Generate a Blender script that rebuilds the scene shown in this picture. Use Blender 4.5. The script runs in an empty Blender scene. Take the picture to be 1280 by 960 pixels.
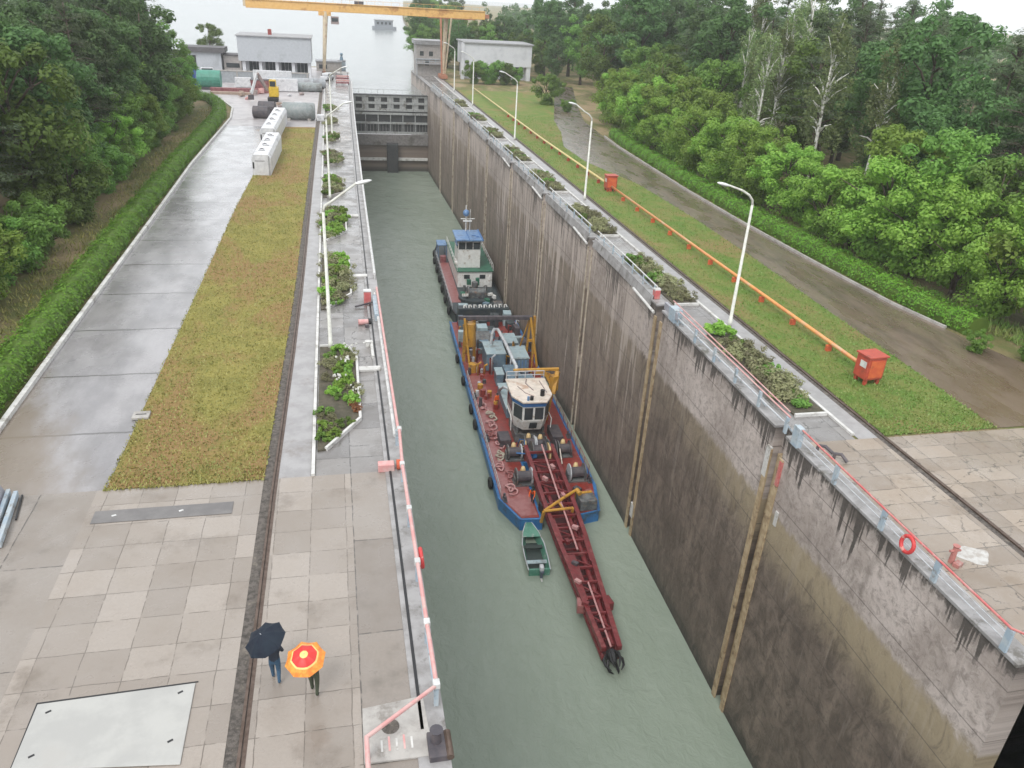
import bpy, math, random
import numpy as np
from mathutils import Vector, Matrix
R_ = math.radians
scene = bpy.context.scene
COL = scene.collection
random.seed(7)

# ------------------------------------------------------------------ camera
cam_d = bpy.data.cameras.new("camera"); cam = bpy.data.objects.new("camera", cam_d); COL.objects.link(cam)
cam_d.sensor_width = 36.0; cam_d.lens = 27.48; cam_d.clip_start = 0.2; cam_d.clip_end = 6000
cam.matrix_world = Matrix(((0.977312,0.045539,-0.206852,0.0),(-0.205266,0.444446,-0.871971,0.0),(0.052226,0.894648,0.443710,20.0),(0,0,0,1)))
scene.camera = cam
# ------------------------------------------------------------------ sky, sun, exposure
world = bpy.data.worlds.new("World"); scene.world = world; world.use_nodes = True
wn = world.node_tree.nodes; wl = world.node_tree.links
for n in list(wn): wn.remove(n)
w_out = wn.new("ShaderNodeOutputWorld"); w_bg = wn.new("ShaderNodeBackground")
w_sky = wn.new("ShaderNodeTexSky"); w_sky.sky_type = 'NISHITA'; w_sky.sun_disc = False
w_sky.sun_elevation = R_(52); w_sky.sun_rotation = R_(215); w_sky.air_density = 1.0; w_sky.dust_density = 3.0
w_hs = wn.new("ShaderNodeHueSaturation"); w_hs.inputs['Saturation'].default_value = 0.12
w_mix = wn.new("ShaderNodeMix"); w_mix.data_type = 'RGBA'; w_mix.inputs[0].default_value = 0.78
w_mix.inputs[7].default_value = (8.3, 8.6, 8.9, 1)            # even overcast cloud deck
wl.new(w_sky.outputs[0], w_hs.inputs['Color']); wl.new(w_hs.outputs[0], w_mix.inputs[6])
wl.new(w_mix.outputs[2], w_bg.inputs[0]); w_bg.inputs[1].default_value = 0.10
wl.new(w_bg.outputs[0], w_out.inputs[0])
sun_d = bpy.data.lights.new("sun", 'SUN'); sun_d.energy = 0.9; sun_d.angle = R_(25); sun_d.color = (1, .97, .92)
sun = bpy.data.objects.new("sun", sun_d); COL.objects.link(sun)
sun.rotation_euler = (R_(38), 0, R_(-35))
vs = scene.view_settings
scene.display_settings.display_device = 'sRGB'
vs.view_transform = 'Standard'; vs.look = 'None'; vs.exposure = 0.88; vs.gamma = 1.0; vs.use_curve_mapping = False
scene.render.engine = 'CYCLES'
scene.cycles.max_bounces = 6; scene.cycles.diffuse_bounces = 3; scene.cycles.glossy_bounces = 3
scene.cycles.transparent_max_bounces = 8; scene.cycles.volume_bounces = 1
scene.cycles.use_denoising = True

# ------------------------------------------------------------------ materials
def nodes_of(name):
    m = bpy.data.materials.new(name); m.use_nodes = True
    return m, m.node_tree.nodes, m.node_tree.links, m.node_tree.nodes["Principled BSDF"]
def N(nd, typ, **kw):
    n = nd.new(typ)
    for k, v in kw.items(): setattr(n, k, v)
    return n
def noise(nd, lk, vec, scale, detail=5, rough=.6, dist=0.0):
    n = nd.new("ShaderNodeTexNoise"); n.inputs['Scale'].default_value = scale
    n.inputs['Detail'].default_value = detail; n.inputs['Roughness'].default_value = rough
    n.inputs['Distortion'].default_value = dist
    if vec is not None: lk.new(vec, n.inputs['Vector'])
    return n.outputs['Fac']
def math_(nd, lk, op, a, b=None, clamp=False):
    n = nd.new("ShaderNodeMath"); n.operation = op; n.use_clamp = clamp
    for i, x in enumerate((a, b)):
        if x is None: continue
        if isinstance(x, (int, float)): n.inputs[i].default_value = x
        else: lk.new(x, n.inputs[i])
    return n.outputs[0]
def step(nd, lk, val, lo, hi, a=0.0, b=1.0):
    n = nd.new("ShaderNodeMapRange"); n.interpolation_type = 'SMOOTHSTEP'
    lk.new(val, n.inputs['Value']); n.inputs['From Min'].default_value = lo; n.inputs['From Max'].default_value = hi
    n.inputs['To Min'].default_value = a; n.inputs['To Max'].default_value = b
    return n.outputs[0]
def mix(nd, lk, fac, a, b):
    n = nd.new("ShaderNodeMix"); n.data_type = 'RGBA'
    if isinstance(fac, (int, float)): n.inputs[0].default_value = fac
    else: lk.new(fac, n.inputs[0])
    for s, x in ((6, a), (7, b)):
        if isinstance(x, tuple): n.inputs[s].default_value = (*x, 1)
        else: lk.new(x, n.inputs[s])
    return n.outputs[2]
def scaled(nd, lk, vec, s, off=(0, 0, 0)):
    n = nd.new("ShaderNodeMapping"); n.inputs['Scale'].default_value = s; n.inputs['Location'].default_value = off
    lk.new(vec, n.inputs['Vector']); return n.outputs[0]
def bump(nd, lk, bs, h, strength, dist=.05):
    n = nd.new("ShaderNodeBump"); n.inputs['Strength'].default_value = strength; n.inputs['Distance'].default_value = dist
    lk.new(h, n.inputs['Height']); lk.new(n.outputs[0], bs.inputs['Normal'])
def objco(nd): return nd.new("ShaderNodeTexCoord").outputs['Object']
def sep(nd, lk, v):
    n = nd.new("ShaderNodeSeparateXYZ"); lk.new(v, n.inputs[0]); return n.outputs

def mat(name, c1, c2=None, scale=1.5, rough=.7, metal=0.0, bmp=0.0, dirt=None, dscale=.6, lo=.38, hi=.62):
    m, nd, lk, bs = nodes_of(name)
    co = objco(nd)
    c2 = c2 or tuple(x * .72 for x in c1)
    f = noise(nd, lk, co, scale, 6, .62)
    col = mix(nd, lk, step(nd, lk, f, lo, hi), c1, c2)
    if dirt:
        d = noise(nd, lk, co, dscale, 7, .7)
        col = mix(nd, lk, step(nd, lk, d, .52, .68), col, dirt)
    lk.new(col, bs.inputs['Base Color'])
    bs.inputs['Roughness'].default_value = rough; bs.inputs['Metallic'].default_value = metal
    if bmp: bump(nd, lk, bs, noise(nd, lk, co, scale * 6, 6, .7), bmp)
    return m

def wet(bs, w, r=.12):
    bs.inputs['Coat Weight'].default_value = w; bs.inputs['Coat Roughness'].default_value = r; bs.inputs['Coat IOR'].default_value = 1.38
def tile_mat(name, tw, th, base, vary, joint, ox=0.0, oy=0.0, rough=.35, stain=(.12, .10, .085), jw=.035, crack=0.0):
    """concrete slabs: every slab with its own tint, dark joints, stains"""
    m, nd, lk, bs = nodes_of(name)
    co = objco(nd); wob = noise(nd, lk, co, .9, 3)
    x, y, z = sep(nd, lk, co)
    wx = math_(nd, lk, 'MULTIPLY', math_(nd, lk, 'SUBTRACT', wob, .5), .10)
    x = math_(nd, lk, 'ADD', x, wx); y = math_(nd, lk, 'ADD', y, wx)
    u = math_(nd, lk, 'DIVIDE', math_(nd, lk, 'ADD', x, ox), tw); v = math_(nd, lk, 'DIVIDE', math_(nd, lk, 'ADD', y, oy), th)
    cx = nd.new("ShaderNodeCombineXYZ")
    lk.new(math_(nd, lk, 'FLOOR', u), cx.inputs[0]); lk.new(math_(nd, lk, 'FLOOR', v), cx.inputs[1])
    wnz = nd.new("ShaderNodeTexWhiteNoise"); wnz.noise_dimensions = '2D'; lk.new(cx.outputs[0], wnz.inputs['Vector'])
    fu = math_(nd, lk, 'FRACT', u); fv = math_(nd, lk, 'FRACT', v)
    du = math_(nd, lk, 'MULTIPLY', math_(nd, lk, 'MINIMUM', fu, math_(nd, lk, 'SUBTRACT', 1.0, fu)), tw)
    dv = math_(nd, lk, 'MULTIPLY', math_(nd, lk, 'MINIMUM', fv, math_(nd, lk, 'SUBTRACT', 1.0, fv)), th)
    d = math_(nd, lk, 'MINIMUM', du, dv)
    brk = noise(nd, lk, co, 2.3, 4)
    jf = math_(nd, lk, 'MULTIPLY', step(nd, lk, d, jw * .4, jw, 1, 0), step(nd, lk, brk, .35, .55))
    col = mix(nd, lk, step(nd, lk, wnz.outputs['Value'], .1, .9), base, vary)
    fine = noise(nd, lk, co, 9, 6, .75)
    col = mix(nd, lk, step(nd, lk, fine, .35, .75, 0, .45), col, tuple(c * .72 for c in base))
    st = noise(nd, lk, co, .42, 8, .68)
    col = mix(nd, lk, step(nd, lk, st, .52, .72, 0, .75), col, stain)
    if crack:
        vo = nd.new("ShaderNodeTexVoronoi"); vo.feature = 'DISTANCE_TO_EDGE'; vo.inputs['Scale'].default_value = crack
        vn = nd.new("ShaderNodeVectorMath"); vn.operation = 'ADD'
        nn = nd.new("ShaderNodeTexNoise"); nn.inputs['Scale'].default_value = 1.2; nn.inputs['Detail'].default_value = 4
        lk.new(co, nn.inputs['Vector']); lk.new(co, vn.inputs[0]); lk.new(nn.outputs['Color'], vn.inputs[1]); lk.new(vn.outputs[0], vo.inputs['Vector'])
        ck = math_(nd, lk, 'MULTIPLY', step(nd, lk, vo.outputs['Distance'], .004, .018, 1, 0), step(nd, lk, brk, .42, .6))
        jf = math_(nd, lk, 'MAXIMUM', jf, ck)
    col = mix(nd, lk, jf, col, joint)
    lk.new(col, bs.inputs['Base Color'])
    rg = noise(nd, lk, co, .7, 4)
    lk.new(step(nd, lk, rg, .38, .62, rough * .5, rough * 1.7), bs.inputs['Roughness'])
    pud = step(nd, lk, noise(nd, lk, co, .28, 5), .42, .62, .25, 1.0); lk.new(pud, bs.inputs['Coat Weight']); bs.inputs['Coat Roughness'].default_value = .16; bs.inputs['Coat IOR'].default_value = 1.36
    h = math_(nd, lk, 'SUBTRACT', math_(nd, lk, 'MULTIPLY', fine, .3), jf)
    bump(nd, lk, bs, h, .35, .03)
    return m

M = {}
M['apron'] = tile_mat('apron_slabs', 1.42, 1.42, (.325, .282, .245), (.25, .214, .183), (.14, .118, .098), ox=3.12, rough=.36, stain=(.165, .135, .108), jw=.022)
M['quay_edge'] = tile_mat('quay_edge_asphalt', 4.3, 5.2, (.27, .235, .205), (.215, .185, .16), (.09, .08, .07), rough=.4, stain=(.15, .13, .11))
M['apron_far'] = tile_mat('worn_slabs', 1.7, 1.15, (.33, .27, .215), (.235, .19, .15), (.12, .10, .08), rough=.42, stain=(.19, .14, .095), crack=.5, jw=.03)
M['paving'] = tile_mat('patched_asphalt', 3.2, 2.7, (.24, .225, .215), (.165, .155, .15), (.07, .065, .06), rough=.38, stain=(.12, .11, .10), crack=.28)
M['path'] = mat('path_concrete', (.33, .32, .32), (.27, .26, .26), 1.2, .35, dirt=(.22, .2, .19), dscale=.4, bmp=.1)

def road_mat():
    m, nd, lk, bs = nodes_of('wet_concrete_road'); co = objco(nd); x, y, z = sep(nd, lk, co)
    n1 = noise(nd, lk, scaled(nd, lk, co, (.5, .18, 1)), 1.0, 6, .65); n2 = noise(nd, lk, co, 7, 6, .75)
    col = mix(nd, lk, step(nd, lk, n1, .36, .66), (.30, .285, .29), (.19, .18, .185))
    col = mix(nd, lk, step(nd, lk, n2, .4, .75, 0, .35), col, (.15, .14, .14))
    # slab joints about every seven metres
    fy = math_(nd, lk, 'FRACT', math_(nd, lk, 'DIVIDE', math_(nd, lk, 'ADD', y, math_(nd, lk, 'MULTIPLY', n1, .4)), 6.6))
    jt = step(nd, lk, math_(nd, lk, 'ABSOLUTE', math_(nd, lk, 'SUBTRACT', fy, .5)), .008, .016, .85, 0)
    col = mix(nd, lk, jt, col, (.06, .055, .05))
    # silt washed onto the near left corner of the road
    ed = math_(nd, lk, 'ADD', math_(nd, lk, 'MULTIPLY', x, -1), math_(nd, lk, 'MULTIPLY', y, -.42))
    ed = math_(nd, lk, 'ADD', ed, math_(nd, lk, 'MULTIPLY', n1, 5.0))
    silt = step(nd, lk, ed, -.2, 2.6)
    col = mix(nd, lk, math_(nd, lk, 'MULTIPLY', silt, .8), col, (.17, .125, .08))
    lk.new(col, bs.inputs['Base Color'])
    lk.new(step(nd, lk, noise(nd, lk, co, .35, 5), .36, .62, .10, .34), bs.inputs['Roughness'])
    wet(bs, .9, .2); bump(nd, lk, bs, n2, .10, .02); return m
M['road'] = road_mat()

def asphalt_mat():
    m, nd, lk, bs = nodes_of('wet_asphalt'); co = objco(nd)
    n1 = noise(nd, lk, scaled(nd, lk, co, (.8, .16, 1)), 1.0, 7, .7); n2 = noise(nd, lk, co, 8, 6, .75)
    col = mix(nd, lk, step(nd, lk, n1, .38, .64), (.18, .132, .10), (.115, .086, .066))
    col = mix(nd, lk, step(nd, lk, n2, .5, .8, 0, .5), col, (.2, .165, .13))
    x, y, z = sep(nd, lk, co)
    mud = step(nd, lk, math_(nd, lk, 'ADD', math_(nd, lk, 'MULTIPLY', y, -1), math_(nd, lk, 'MULTIPLY', n1, 14)), -36, -26)
    col = mix(nd, lk, math_(nd, lk, 'MULTIPLY', mud, .7), col, (.15, .10, .06))
    lk.new(col, bs.inputs['Base Color'])
    lk.new(step(nd, lk, noise(nd, lk, scaled(nd, lk, co, (.6, .2, 1)), 1.0, 5), .36, .62, .16, .5), bs.inputs['Roughness'])
    wet(bs, .8, .2); bump(nd, lk, bs, n2, .2, .02); return m
M['asphalt'] = asphalt_mat()

def lawn_mat(name, g1, g2, dry, dry_lo, dry_hi):
    m, nd, lk, bs = nodes_of(name); co = objco(nd)
    n1 = noise(nd, lk, co, .55, 6, .65); n2 = noise(nd, lk, scaled(nd, lk, co, (.20, .10, 1)), 1.0, 8, .66, .6); n3 = noise(nd, lk, co, 7, 8, .78)
    col = mix(nd, lk, step(nd, lk, n1, .38, .62), g1, g2)
    col = mix(nd, lk, step(nd, lk, n2, dry_lo, dry_hi), col, dry)
    col = mix(nd, lk, step(nd, lk, n3, .4, .7, 0, .55), col, tuple(c * .5 for c in g2))
    lk.new(col, bs.inputs['Base Color']); bs.inputs['Roughness'].default_value = .75
    bs.inputs['Specular IOR Level'].default_value = .15
    bump(nd, lk, bs, n3, .8, .12); return m
M['lawn'] = lawn_mat('dry_lawn', (.31, .275, .08), (.235, .215, .06), (.30, .19, .085), .44, .60)
M['verge'] = lawn_mat('green_verge', (.115, .205, .038), (.19, .215, .06), (.25, .195, .08), .46, .66)
M['blade'] = mat('grass_blades', (.32, .295, .09), (.24, .245, .07), .7, .6)
M['blade_green'] = mat('green_grass_blades', (.125, .24, .04), (.21, .25, .07), .7, .6)
M['soil'] = lawn_mat('woodland_floor', (.13, .155, .05), (.20, .175, .08), (.33, .25, .15), .44, .6)
M['bed_soil'] = mat('bed_soil', (.10, .085, .06), (.06, .055, .035), 3, .85, bmp=.5)

def wall_mat():
    """weathered lock wall: pale splash zone with black drips on top, ochre tide band, dark damp concrete below"""
    m, nd, lk, bs = nodes_of('stained_lock_concrete'); co = objco(nd); x, y, z = sep(nd, lk, co)
    yz = nd.new("ShaderNodeCombineXYZ"); lk.new(y, yz.inputs[0]); lk.new(z, yz.inputs[1]); p = yz.outputs[0]
    big = noise(nd, lk, scaled(nd, lk, p, (.22, .2, 1)), 1.0, 8, .7)
    fine = noise(nd, lk, p, 2.4, 9, .78, .6)
    brush = noise(nd, lk, scaled(nd, lk, p, (.9, .55, 1), (5, 3, 0)), 1.0, 9, .75, 1.2)
    vert = noise(nd, lk, scaled(nd, lk, p, (.85, .17, 1)), 1.0, 8, .72, .8)
    vert2 = noise(nd, lk, scaled(nd, lk, p, (1.7, .075, 1), (3, 7, 0)), 1.0, 6, .66, .3)
    patchy = noise(nd, lk, scaled(nd, lk, p, (.10, .06, 1), (1, 9, 0)), 1.0, 4, .6)
    low = mix(nd, lk, step(nd, lk, brush, .38, .62), (.088, .068, .055), (.205, .162, .131))
    low = mix(nd, lk, step(nd, lk, vert, .44, .66, 0, .6), low, (.28, .224, .182))
    low = mix(nd, lk, step(nd, lk, big, .42, .62, 0, .55), low, (.115, .089, .072))
    low = mix(nd, lk, step(nd, lk, fine, .50, .66, 0, .6), low, (.062, .052, .045))
    low = mix(nd, lk, math_(nd, lk, 'MULTIPLY', step(nd, lk, y, 40, 66), step(nd, lk, vert, .36, .58, .15, .6)), low, (.29, .238, .198))
    up = mix(nd, lk, step(nd, lk, big, .40, .60), (.56, .49, .455), (.37, .315, .285))
    up = mix(nd, lk, step(nd, lk, fine, .45, .64, 0, .65), up, (.19, .16, .142))
    up = mix(nd, lk, step(nd, lk, vert, .52, .68, 0, .5), up, (.19, .16, .14))
    far = step(nd, lk, y, 42, 66)
    zt = math_(nd, lk, 'ADD', z, math_(nd, lk, 'MULTIPLY', math_(nd, lk, 'SUBTRACT', brush, .5), 1.6))
    zone = step(nd, lk, zt, -5.0, -4.5)                                    # 1 = upper zone
    zone = math_(nd, lk, 'MULTIPLY', zone, math_(nd, lk, 'SUBTRACT', 1.0, math_(nd, lk, 'MULTIPLY', far, .45)))
    col = mix(nd, lk, zone, low, up)
    och = math_(nd, lk, 'MULTIPLY', step(nd, lk, zt, -8.6, -5.4), step(nd, lk, zt, -4.9, -4.4, 1, 0))
    och = math_(nd, lk, 'MULTIPLY', och, step(nd, lk, y, 30, 48, 1, .18))
    och = math_(nd, lk, 'MULTIPLY', och, step(nd, lk, brush, .30, .52, .35, 1))
    col = mix(nd, lk, math_(nd, lk, 'MULTIPLY', och, .85), col, mix(nd, lk, fine, (.31, .25, .155), (.44, .365, .255)))
    # pale lime runs
    pl = math_(nd, lk, 'ADD', vert2, math_(nd, lk, 'MULTIPLY', z, .012))
    pl = math_(nd, lk, 'ADD', pl, math_(nd, lk, 'MULTIPLY', math_(nd, lk, 'SUBTRACT', patchy, .5), .35))
    pf = math_(nd, lk, 'MULTIPLY', step(nd, lk, pl, .455, .50), math_(nd, lk, 'ADD', math_(nd, lk, 'MULTIPLY', far, .72), .12))
    col = mix(nd, lk, pf, col, (.52, .45, .40))
    # black drips from the coping, in uneven bunches
    bn = noise(nd, lk, scaled(nd, lk, p, (.17, .0, 1), (4, 2, 0)), 1.0, 4, .6)
    bunch = step(nd, lk, bn, .41, .66, .06, 1.0)
    wy = math_(nd, lk, 'ADD', y, math_(nd, lk, 'MULTIPLY', math_(nd, lk, 'SUBTRACT', brush, .5), .22))
    top = None
    for wid, mx, off in ((.40, 4.3, 0.0), (.17, 3.2, 7.7), (.75, 2.2, 3.1)):
        u = math_(nd, lk, 'DIVIDE', math_(nd, lk, 'ADD', wy, off), wid)
        wn_ = nd.new("ShaderNodeTexWhiteNoise"); wn_.noise_dimensions = '1D'; lk.new(math_(nd, lk, 'FLOOR', u), wn_.inputs['W'])
        ln = math_(nd, lk, 'MULTIPLY', math_(nd, lk, 'POWER', wn_.outputs['Value'], 1.7), mx)
        ln = math_(nd, lk, 'ADD', math_(nd, lk, 'MULTIPLY', ln, bunch), .3)
        ff = math_(nd, lk, 'ABSOLUTE', math_(nd, lk, 'SUBTRACT', math_(nd, lk, 'FRACT', u), .5))
        ln = math_(nd, lk, 'MULTIPLY', ln, step(nd, lk, ff, .18, .5, 1, .05))
        ms_ = step(nd, lk, math_(nd, lk, 'ADD', ln, math_(nd, lk, 'ADD', z, math_(nd, lk, 'MULTIPLY', math_(nd, lk, 'SUBTRACT', fine, .5), 1.2))), -.25, .35)
        top = ms_ if top is None else math_(nd, lk, 'MAXIMUM', top, ms_)
    top = math_(nd, lk, 'MULTIPLY', math_(nd, lk, 'MAXIMUM', top, math_(nd, lk, 'MULTIPLY', step(nd, lk, zt, -1.3, -.5), bunch)), step(nd, lk, far, 0, 1, 1, .85))
    col = mix(nd, lk, math_(nd, lk, 'MULTIPLY', top, step(nd, lk, fine, .25, .55, .97, .82)), col, (.035, .03, .026))
    # lift joints
    fz = math_(nd, lk, 'FRACT', math_(nd, lk, 'DIVIDE', z, 2.6))
    jz = step(nd, lk, math_(nd, lk, 'ABSOLUTE', math_(nd, lk, 'SUBTRACT', fz, .5)), .006, .016, .55, 0)
    col = mix(nd, lk, jz, col, (.06, .05, .045))
    # dark wet foot
    col = mix(nd, lk, step(nd, lk, zt, -20.4, -18.6, .8, 0), col, (.035, .035, .03))
    lk.new(col, bs.inputs['Base Color']); bs.inputs['Roughness'].default_value = .62
    hh = math_(nd, lk, 'ADD', fine, math_(nd, lk, 'MULTIPLY', vert, .6))
    bump(nd, lk, bs, hh, .55, .12); return m
M['wall'] = wall_mat()
M['coping'] = mat('coping_concrete', (.34, .33, .33), (.24, .23, .225), 1.1, .45, bmp=.3, dirt=(.13, .12, .105), dscale=.9)
M['concrete'] = mat('pale_concrete', (.42, .40, .375), (.33, .31, .29), 1.3, .6, bmp=.2, dirt=(.2, .18, .16), dscale=.8)
M['concrete_white'] = mat('whitewashed_concrete', (.62, .61, .59), (.5, .49, .47), 1.4, .6, bmp=.15, dirt=(.3, .28, .25), dscale=1.2)
M['hatch'] = mat('hatch_concrete', (.41, .405, .385), (.36, .355, .34), .8, .55, bmp=.08, dirt=(.38, .37, .35), dscale=.5)
M['darkplate'] = mat('dark_wet_plate', (.13, .122, .12), (.17, .16, .155), .8, .3, bmp=.1)
M['ballast'] = mat('rail_ballast', (.15, .13, .115), (.06, .052, .045), 5, .85, bmp=1.0, dirt=(.22, .19, .16), dscale=2.5)
M['rail'] = mat('rusty_rail', (.09, .06, .045), (.14, .1, .08), 3, .5, .4)

def water_mat(name, base, base2, rough, s, st):
    m, nd, lk, bs = nodes_of(name); co = objco(nd)
    n0 = noise(nd, lk, scaled(nd, lk, co, (.06, .035, 1)), 1.0, 4, .6)
    n9 = noise(nd, lk, scaled(nd, lk, co, (.35, .12, 1)), 1.0, 8, .72, 1.5)
    lk.new(mix(nd, lk, step(nd, lk, math_(nd, lk, 'ADD', math_(nd, lk, 'MULTIPLY', n0, .6), math_(nd, lk, 'MULTIPLY', n9, .4)), .38, .62), base, base2), bs.inputs['Base Color'])
    bs.inputs['Roughness'].default_value = rough; bs.inputs['IOR'].default_value = 1.333
    w1 = noise(nd, lk, scaled(nd, lk, co, (s, s * .75, 1)), 1.0, 7, .62, .6); w2 = noise(nd, lk, scaled(nd, lk, co, (s * .22, s * .16, 1)), 1.0, 3, .5)
    bump(nd, lk, bs, math_(nd, lk, 'ADD', w1, math_(nd, lk, 'MULTIPLY', w2, 1.8)), st, .30); return m
M['water'] = water_mat('lock_water', (.235, .28, .225), (.265, .31, .255), .09, 1.4, .40)
M['lake'] = water_mat('lake_water', (.20, .22, .215), (.24, .255, .25), .18, .5, .25)

def leaf_mat(name, c1, c2, c3=None):
    m, nd, lk, bs = nodes_of(name); co = objco(nd)
    oi = nd.new("ShaderNodeObjectInfo")
    f = noise(nd, lk, co, .9, 3, .6)
    geo = nd.new("ShaderNodeNewGeometry")
    col = mix(nd, lk, step(nd, lk, f, .34, .66), c1, c2)
    col = mix(nd, lk, math_(nd, lk, 'MULTIPLY', geo.outputs['Random Per Island'], .55), col, c3 or tuple(c * 1.5 for c in c1))
    hs = nd.new("ShaderNodeHueSaturation"); lk.new(col, hs.inputs['Color'])
    lk.new(step(nd, lk, oi.outputs['Random'], 0, 1, .62, 1.3), hs.inputs['Value'])
    lk.new(step(nd, lk, oi.outputs['Random'], 0, 1, .478, .51), hs.inputs['Hue'])
    lk.new(hs.outputs[0], bs.inputs['Base Color']); bs.inputs['Roughness'].default_value = .5
    bs.inputs['Specular IOR Level'].default_value = .3
    tr = nd.new("ShaderNodeBsdfTranslucent"); lk.new(hs.outputs[0], tr.inputs['Color'])
    ms = nd.new("ShaderNodeMixShader"); ms.inputs[0].default_value = .38
    out = [n for n in nd if n.type == 'OUTPUT_MATERIAL'][0]
    lk.new(bs.outputs[0], ms.inputs[1]); lk.new(tr.outputs[0], ms.inputs[2]); lk.new(ms.outputs[0], out.inputs['Surface'])
    return m
M['leaf'] = leaf_mat('broad_leaf', (0.104, 0.213, 0.037), (0.159, 0.293, 0.051), (0.207, 0.354, 0.073))
M['leaf_dark'] = leaf_mat('dark_leaf', (0.059, 0.128, 0.039), (0.091, 0.177, 0.051), (0.122, 0.220, 0.067))
M['leaf_light'] = leaf_mat('fresh_leaf', (0.146, 0.305, 0.039), (0.232, 0.403, 0.061), (0.305, 0.464, 0.091))
M['leaf_pine'] = leaf_mat('pine_needle', (0.079, 0.128, 0.067), (0.122, 0.171, 0.083), (0.159, 0.201, 0.104))
M['leaf_birch'] = leaf_mat('birch_leaf', (0.146, 0.226, 0.079), (0.201, 0.275, 0.104), (0.256, 0.305, 0.134))
M['leaf_hedge'] = leaf_mat('hedge_leaf', (.12, .36, .03), (.18, .45, .045), (.24, .50, .07))
M['leaf_bed'] = leaf_mat('juniper_leaf', (.21, .24, .11), (.30, .31, .155), (.40, .37, .22))
M['leaf_rust'] = leaf_mat('rust_leaf', (.26, .10, .045), (.19, .10, .045), (.34, .17, .07))
M['petal'] = mat('white_petals', (.75, .74, .7), (.6, .6, .55), 3, .6)
M['bark'] = mat('brown_bark', (.11, .08, .06), (.06, .045, .035), 4, .85, bmp=.6)
M['birchbark'] = mat('white_birch_bark', (.78, .76, .72), (.6, .58, .54), 2.5, .7, dirt=(.06, .05, .045), dscale=2.2)

P = lambda n, c, r=.45, c2=None, metal=0.0, dirt=None, ds=1.5, sc=2.0: M.__setitem__(n, mat(n, c, c2 or tuple(x * .8 for x in c), sc, r, metal, 0.0, dirt, ds))
P('lamp_paint', (.66, .66, .60), .4, dirt=(.42, .40, .34))
P('lamp_head', (.78, .79, .78), .35)
P('pink_pipe', (.58, .28, .27), .5, (.60, .38, .36), dirt=(.55, .40, .36), ds=2.5)
P('red_pipe', (.50, .11, .11), .5, (.52, .20, .18), dirt=(.5, .3, .28), ds=3)
P('white_fit', (.62, .62, .61), .5, dirt=(.35, .32, .3), ds=3)
P('blue_steel', (.32, .40, .47), .5, (.42, .47, .50), dirt=(.22, .2, .18), ds=2.5)
P('sheet_steel', (.36, .36, .40), .5, (.28, .28, .31), dirt=(.2, .18, .17), ds=.9)
P('yellow_pipe', (.66, .30, .09), .4, (.60, .22, .08), dirt=(.5, .4, .25), ds=.5)
P('orange_paint', (.62, .14, .05), .45, (.55, .10, .045), dirt=(.4, .09, .05))
P('box_red', (.46, .075, .045), .45, (.38, .06, .04), dirt=(.25, .06, .04))
P('crane_yellow', (.72, .44, .15), .5, (.66, .38, .12), dirt=(.45, .22, .07), ds=.35)
P('crane_pale', (.60, .50, .36), .5, dirt=(.4, .25, .18), ds=.6)
P('crane_rust', (.40, .17, .10), .55)
P('guide_pale', (.56, .49, .40), .6, (.42, .36, .28), dirt=(.2, .15, .1), ds=.8)
P('guide_tan', (.46, .36, .23), .6, (.34, .25, .15), dirt=(.14, .09, .05), ds=1.2)
P('gate_grey', (.36, .37, .365), .55, (.28, .29, .285), dirt=(.13, .12, .10), ds=.5)
P('gate_dark', (.035, .038, .042), .6, (.05, .05, .05))
P('gate_sill', (.21, .195, .19), .6, (.15, .14, .135), dirt=(.09, .08, .07), ds=.4)
P('black', (.018, .018, .02), .5); P('dark_void', (.012, .012, .012), .8)
P('rubber', (.018, .018, .018), .75, (.03, .03, .03))
P('hull_blue', (.03, .14, .36), .4, (.04, .18, .40), dirt=(.05, .09, .14), ds=.7)
P('hull_dark', (.03, .045, .055), .5, (.05, .06, .06))
P('deck_red', (.26, .036, .026), .35, (.19, .034, .028), dirt=(.29, .10, .085), ds=.6)
P('deck_pink', (.31, .125, .12), .3, (.26, .085, .08), dirt=(.24, .05, .042), ds=.6)
P('ladder_red', (.185, .024, .028), .45, (.13, .02, .022), dirt=(.22, .065, .06), ds=1.6)
P('boat_white', (.78, .78, .76), .4, (.70, .70, .68), dirt=(.42, .36, .30), ds=1.6)
P('roof_cream', (.72, .64, .56), .45, (.60, .54, .47), dirt=(.48, .33, .24), ds=.9)
P('cab_blue', (.05, .17, .42), .4)
P('deckhouse_blue', (.13, .21, .28), .45, (.17, .25, .31), dirt=(.10, .12, .14), ds=.8)
P('deckhouse_top', (.30, .40, .44), .4, (.36, .45, .47), dirt=(.2, .22, .22), ds=.8)
P('boat_yellow', (.56, .30, .04), .45, (.48, .25, .04), dirt=(.24, .12, .04), ds=1.3)
P('tug_blue', (.10, .21, .42), .4, (.17, .29, .46), dirt=(.08, .12, .22), ds=.9)
P('tug_green', (.025, .13, .08), .45, (.04, .16, .10), dirt=(.05, .08, .06))
P('winch_grey', (.075, .08, .085), .5, (.16, .17, .17), dirt=(.2, .12, .08), ds=2.5)
P('winch_blue', (.03, .16, .42), .4)
P('cream_motor', (.66, .50, .26), .5, (.6, .42, .2))
P('steel_light', (.52, .54, .56), .45, (.44, .46, .49), dirt=(.3, .27, .24), ds=2)
P('hose_pink', (.44, .20, .20), .55, (.5, .30, .29)); P('rope', (.45, .40, .32), .8)
P('skiff_green', (.06, .20, .14), .45, (.10, .26, .19), dirt=(.3, .36, .32), ds=1.6)
P('skiff_dark', (.03, .045, .04), .6)
P('motor_grey', (.10, .12, .16), .35)
P('navy', (.008, .013, .025), .95, (.012, .02, .032)); P('jeans', (.03, .075, .13), .8, (.045, .10, .17)); P('darkjacket', (.02, .028, .045), .7)
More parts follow.
